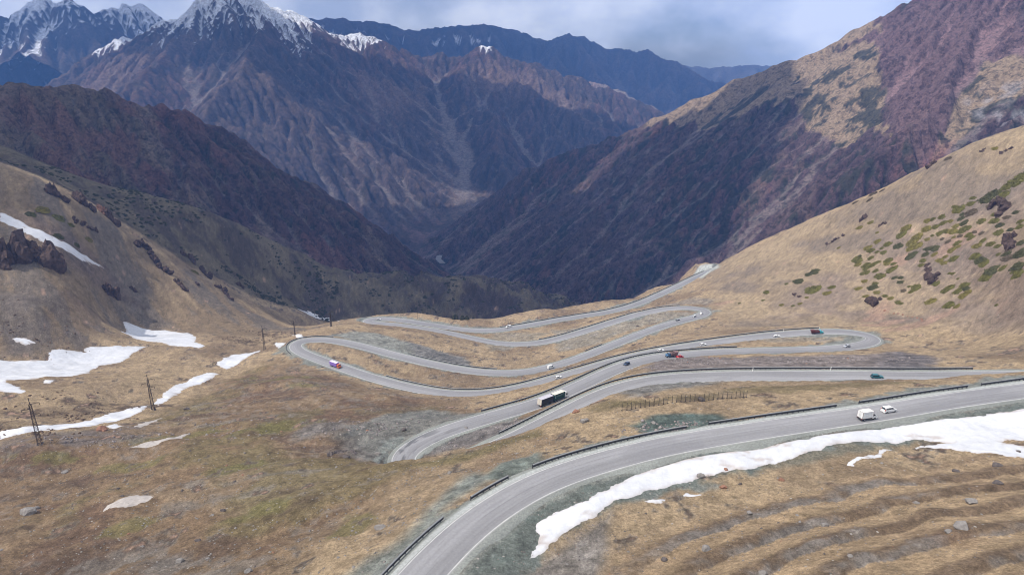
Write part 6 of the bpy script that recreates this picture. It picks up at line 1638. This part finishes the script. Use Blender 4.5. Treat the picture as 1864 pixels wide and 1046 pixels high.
# centre x, y, width, height in an enlarged view of the hillside (5.812 times), and tone
JA = """790 215 90 60 1;800 128 70 45 1;862 108 55 25 0;955 88 75 40 0;885 190 65 48 0;935 258 75 38 0;1005 235 60 50 0;1065 240 80 60 1;1180 222 130 55 0;1235 200 60 40 0;1105 182 70 35 1;1190 150 100 40 2;1160 103 80 35 2;
1045 130 50 60 1;970 150 75 35 0;1265 40 120 60 3;1170 60 50 30 2;1105 25 70 50 1;1375 130 80 50 0;1515 130 90 70 0;1565 175 70 50 2;1560 250 80 50 0;1785 135 65 32 0;1780 190 80 38 0;1510 60 55 40 0;1300 245 45 32 3;1375 258 60 25 3;
1240 280 85 40 0;1260 310 85 32 0;1395 335 65 30 0;1470 372 70 48 0;1325 393 85 45 1;1115 365 85 35 0;1060 435 95 42 1;1130 400 60 25 1;1020 348 70 28 3;685 305 130 60 1;640 355 130 60 1;690 390 110 60 1;620 425 90 40 1;
575 205 110 55 1;530 275 110 50 0;205 440 75 60 0;170 415 90 40 1;380 375 80 50 0;340 462 60 55 0;270 458 50 30 0;320 418 45 28 0;490 395 90 55 2;275 345 80 40 1;880 415 80 60 2;805 425 70 48 2;780 482 75 38 2;875 482 75 32 1;
635 495 130 55 2;65 545 110 90 0;65 590 80 38 1;90 500 40 30 2;205 518 70 32 0;160 600 110 50 0;235 588 130 32 0;155 632 70 36 0;390 545 95 45 0;375 580 70 40 1;440 582 55 32 0;430 640 120 42 0;305 712 105 85 0;255 658 75 32 0;
115 685 55 38 0;165 672 60 40 0;455 728 55 28 2;135 765 60 32 1;250 790 60 45 0;225 835 120 60 2;75 845 75 36 1;355 925 60 42 0;410 947 65 36 1;490 988 50 36 0;525 1000 45 25 0;265 885 60 40 1;150 925 65 45 1;
520 730 60 45 2;515 775 55 60 2;550 865 60 36 3;640 872 85 34 0;685 830 85 65 0;610 822 35 26 0;755 548 65 42 0;735 595 60 36 0;895 790 75 45 0;930 545 60 60 1;975 575 60 55 1;1075 530 100 50 0;990 508 55 28 1;1072 684 48 22 0;
1310 505 110 60 0;1360 548 100 70 2;1405 580 100 45 0;1475 658 145 70 2;1418 730 125 72 0;1595 630 90 36 0;1755 615 145 65 2;1725 655 90 34 0;1760 692 145 50 0;1195 808 90 60 0;1210 845 80 50 2;1020 845 145 46 0;1125 872 110 42 0;
1230 880 70 42 1;1180 918 100 50 1;840 980 125 46 1;1030 1020 130 55 0;1110 1035 90 30 1;1125 740 30 16 0;1650 520 100 60 3;1640 478 90 40 2;1550 482 45 28 0;1770 490 110 70 2;1790 455 90 40 2;1660 440 80 30 3;1815 425 40 80 0;1680 222 55 55 2;
1545 395 60 36 0;800 325 50 38 1;1080 302 45 22 1;1145 288 60 28 3;960 320 45 24 3;855 285 38 25 0;295 560 35 30 1;1735 40 60 36 2;1790 358 70 40 2;1640 90 60 40 3;640 365 20 14 0""".replace('\n', '').split(';')
big = {}
jn = 0
def juniper(u, v, wpx, hpx, tone, lab, grp, seedk):
    p = hit(u, v)
    if p is None: return
    n = nrm(p.x, p.y, 3.0); dist = p.length; s_ = F_PX / dist
    vd = p.normalized(); slant = max(0.35, abs(vd.dot(n)))
    rx = wpx / 2 / s_ * 0.92; ry = max(hpx / 2 / s_ / slant * 0.9, 0.35)
    ry = min(ry, rx * 1.6)
    xax = Vector((1, 0, 0)); xax = (xax - n * xax.dot(n)).normalized(); yax = n.cross(xax)
    zs = 0.36 * math.sqrt(rx * ry) + 0.25
    M = Matrix((xax * rx, yax * ry, n * zs)).transposed().to_4x4(); M.translation = p
    o = link('juniper_shrub', JM[tone][seedk % 4]); o.matrix_world = M
    tag(o, lab, 'shrub', grp)
    if grp: describe(o, u, v, wpx, hpx, tone)
SPECIAL = {(685,305): 'upper part of the widest olive shrub cluster in the middle of the right hillside', (1475,658): 'dark green oval shrub, upper of the pair at the lower right', (1418,730): 'dark green oval shrub, lower of the pair at the lower right',
 (840,980): 'lone olive oval shrub on bare ground below the others', (1030,1020): 'olive shrub lowest on the hillside, above the red earth scar', (65,545): 'rounded olive shrub at the left end of the belt', (305,712): 'dark shrub leaning uphill left of the low reddish crag',
 (1265,40): 'brownish grey shrub high in the belt', (1310,505): 'uppermost of three shrubs that touch in a row', (1360,548): 'middle of three shrubs that touch in a row', (1405,580): 'lowest of three shrubs that touch in a row', (1325,393): 'ochre oval shrub standing alone in the upper right part'}
TN = ['green', 'yellowish', 'dark green', 'brownish']
LM = {'the split crag at the right edge': (1842, 445), 'the red-brown crag': (1820, 378), 'the low reddish crag': (1690, 500), 'the grey-red crag': (1592, 550), 'the lone oval shrub': (1694, 548),
      'the dark oval pair': (1799, 499), 'the widest olive cluster': (1665, 440), 'the left belt end': (1561, 474), 'the angular rock above the belt': (1572, 398), 'the three touching shrubs': (1783, 472), 'the skyline outcrop': (1692, 300)}
JR = []
def describe(o, u, v, w_, h_, tone):
    nm, (a, b) = min(LM.items(), key=lambda k: math.hypot(k[1][0] - u, k[1][1] - v)); dx, dy = u - a, v - b
    rel = ('left of' if dx < 0 else 'right of') if abs(dx) > abs(dy) * 1.3 else ('above' if dy < 0 else 'below')
    size = 'tiny' if w_ < 8 else 'small' if w_ < 12 else 'mid-sized' if w_ < 16 else 'large'
    shape = 'long' if w_ > 2.1 * h_ else 'round' if w_ < 1.5 * h_ else 'oval'
    JR.append((o, f'{size} {TN[tone]} {shape} juniper mat', rel, nm, math.hypot(dx, dy)))
def name_junipers():
    by = {}
    for r in JR: by.setdefault((r[1], r[2], r[3]), []).append(r)
    rank = ['nearest', 'second nearest', 'third nearest', 'fourth nearest', 'fifth nearest', 'sixth nearest', 'seventh nearest', 'eighth nearest']
    for (d, rel, nm), L_ in by.items():
        L_.sort(key=lambda r: r[4])
        for i, r in enumerate(L_): r[0]['label'] = f'{d} {rel} {nm}' if len(L_) == 1 else f'{rank[min(i, 7)]} {d} {rel} {nm}'
for i, s in enumerate(JA):
    x, y, w_, h_, t_ = map(float, s.split()); u, v = 1550 + x / 5.812, 380 + y / 5.812
    sp = SPECIAL.get((int(x), int(y)))
    juniper(u, v, w_ / 5.812, h_ / 5.812, int(t_), sp or f'{TN[int(t_)]} low juniper mat among the shrubs of the right hillside', None if sp else f'{TN[int(t_)]} juniper mats on the right hillside', i)
# others farther left and above, read from a 3.27 times view
JB = """270 530 38 26 0;1840 260 60 40 0;1790 300 70 60 0;1740 330 60 30 0;1660 370 70 40 2;1620 400 90 40 2;1720 380 90 34 0;1540 395 30 28 0;1525 428 40 26 0;1460 460 60 34 0;1430 445 28 20 0;1530 480 60 34 3;1650 440 50 30 3;
1355 505 36 20 0;1300 520 34 16 0;310 955 40 44 0;290 1002 24 14 0;400 1030 30 18 1;600 830 50 36 2;500 890 60 36 2;560 850 40 30 2;590 940 90 44 0;700 925 50 20 0;670 960 50 24 1;550 985 24 14 1;510 1022 30 14 1;470 1035 26 12 0;
1670 100 28 20 1;1000 350 30 16 3;945 370 50 24 3;840 420 34 18 3;880 380 30 16 3;925 405 40 14 3;1390 160 40 18 3;865 570 34 26 1;930 540 34 22 1;970 600 24 12 1;740 690 24 10 1;1680 1030 20 12 0;1400 842 24 12 0;430 905 24 14 0;150 1020 18 10 0""".replace('\n', '').split(';')
for i, s in enumerate(JB):
    x, y, w_, h_, t_ = map(float, s.split()); u, v = 1300 + x / 3.27, 240 + y / 3.27
    if i == 0: continue
    juniper(u, v, w_ / 3.27, h_ / 3.27, int(t_), f'small {TN[int(t_)]} juniper tuft at the edge of the shrub field', f'small {TN[int(t_)]} juniper tufts at the edges of the shrub field', i)
name_junipers()
# dark brush on the shaded slope behind the rocky crest and on the far spur: past counting
def brush(name, boxes, m, seed, thr=0.08, smin=1.0, smax=3.0, mask=None):
    rg = np.random.default_rng(seed); src = mat_mesh(seed, n_t=0, mm=m, tall=0.55)
    nv = len(src.vertices); bv = np.empty(nv * 3); src.vertices.foreach_get('co', bv); bv = bv.reshape(-1, 3); bf = np.array([p.vertices[:] for p in src.polygons])
    bpy.data.meshes.remove(src); V = []; Fc = []; cnt = 0
    for (cx, cy, sx, sy, n) in boxes:
        xs = cx + rg.uniform(-1, 1, n) * sx; ys = cy + rg.uniform(-1, 1, n) * sy
        d = fbm(xs, ys, 34, 4, seed, 0.6) + 0.5 * fbm(xs, ys, 9, 2, seed + 1); ok = d > thr
        if mask is not None: ok &= mask(xs, ys)
        for x, y in zip(xs[ok], ys[ok]):
            z = gz(x, y); s = smin + (smax - smin) * rg.random() ** 2; a = rg.uniform(0, 6.28)
            q = np.stack([(bv[:, 0] * math.cos(a) - bv[:, 1] * math.sin(a)) * s, (bv[:, 0] * math.sin(a) + bv[:, 1] * math.cos(a)) * s * rg.uniform(.6, 1), bv[:, 2] * s * rg.uniform(.7, 1.3)], 1) + np.array([x, y, z - 0.1])
            V.append(q); Fc.append(bf + cnt * nv); cnt += 1
    print(name, cnt); V = np.concatenate(V); Fc = np.concatenate(Fc); me = bpy.data.meshes.new(name)
    me.vertices.add(len(V)); me.vertices.foreach_set('co', V.astype(np.float32).ravel()); me.loops.add(len(Fc) * 3); me.loops.foreach_set('vertex_index', Fc.astype(np.int32).ravel())
    me.polygons.add(len(Fc)); me.polygons.foreach_set('loop_start', np.arange(0, 3 * len(Fc), 3, dtype=np.int32)); me.update(); me.materials.append(m)
    return tag(link(name, me), kind='stuff')
def lbmask(x, y): return sdist(bl, x, y) > 4
M_BRUSH = mat('dark_brush', (0.040, 0.040, 0.022), rough=0.95, noise=(0.5, 0.4), spec=0.1)
brush('scrub', [(-250, 780, 260, 200, 9000), (-60, 1000, 330, 190, 9000)], M_BRUSH, 71, 0.16, 0.9, 3.2, lbmask)
for (u, v, s, lab) in [(829,579,1.0,'dark tall shrub behind the brow, leftmost of three'),(842,580,0.8,'dark tall shrub behind the brow, middle of three'),(850,580,0.75,'dark tall shrub behind the brow, rightmost of three')]:
    p = hit(u, v + 4)
    if p is None: continue
    o = link('shrub', mat_mesh(90 + int(u), 'shrub', 260, M_BRUSH, 1.5)); q = p + Vector((p.x, p.y, 0)).normalized() * 6; o.location = (q.x, q.y, gz(q.x, q.y)); o.scale = (3.2 * s, 3.2 * s, 3.6 * s); tag(o, lab, 'shrub')
# dark shrubs on the lit left slope
for i, (u, v, w_, h_, t_, lab) in enumerate([(78,382,18,14,1,'ochre shrub above the snow strip on the left slope'),(107,397,16,10,0,'green shrub right of the ochre one above the snow strip'),(57,390,14,8,2,'dark shrub above the crag by the left edge'),(140,446,12,6,2,'small dark shrub below the rubbly outcrop'),
      (162,436,12,12,1,'small ochre shrub right below the rubbly outcrop'),(106,430,16,9,2,'dark shrub touching the snow strip from above'),(130,410,10,10,0,'green shrub at the left end of the rubbly outcrop'),(355,495,13,8,1,'ochre shrub at the foot of the ochre-topped crag')]):
    juniper(u, v, w_, h_, t_, lab, None, i)
# river in the gorge
q = [at_h(u, v, h) for u, v, h in ((806,482,2000),(798,474,2080),(800,468,2150),(812,460,2230),(815,452,2330),(824,446,2450))]
P = np.zeros((len(q), 5, 3))
for i, p in enumerate(q):
    for j, o_ in enumerate((-9, -5, 0, 5, 9)):
        P[i, j] = (p[0] + o_, p[1], p[2] + 5)
tag(link('river_bed', grid_mesh('river_bed', P, material=mat('river_gravel', (0.15, 0.145, 0.15), noise=(0.05, 0.3)))), kind='structure')
print('all', time.time() - T0, 'objects', len(bpy.data.objects))
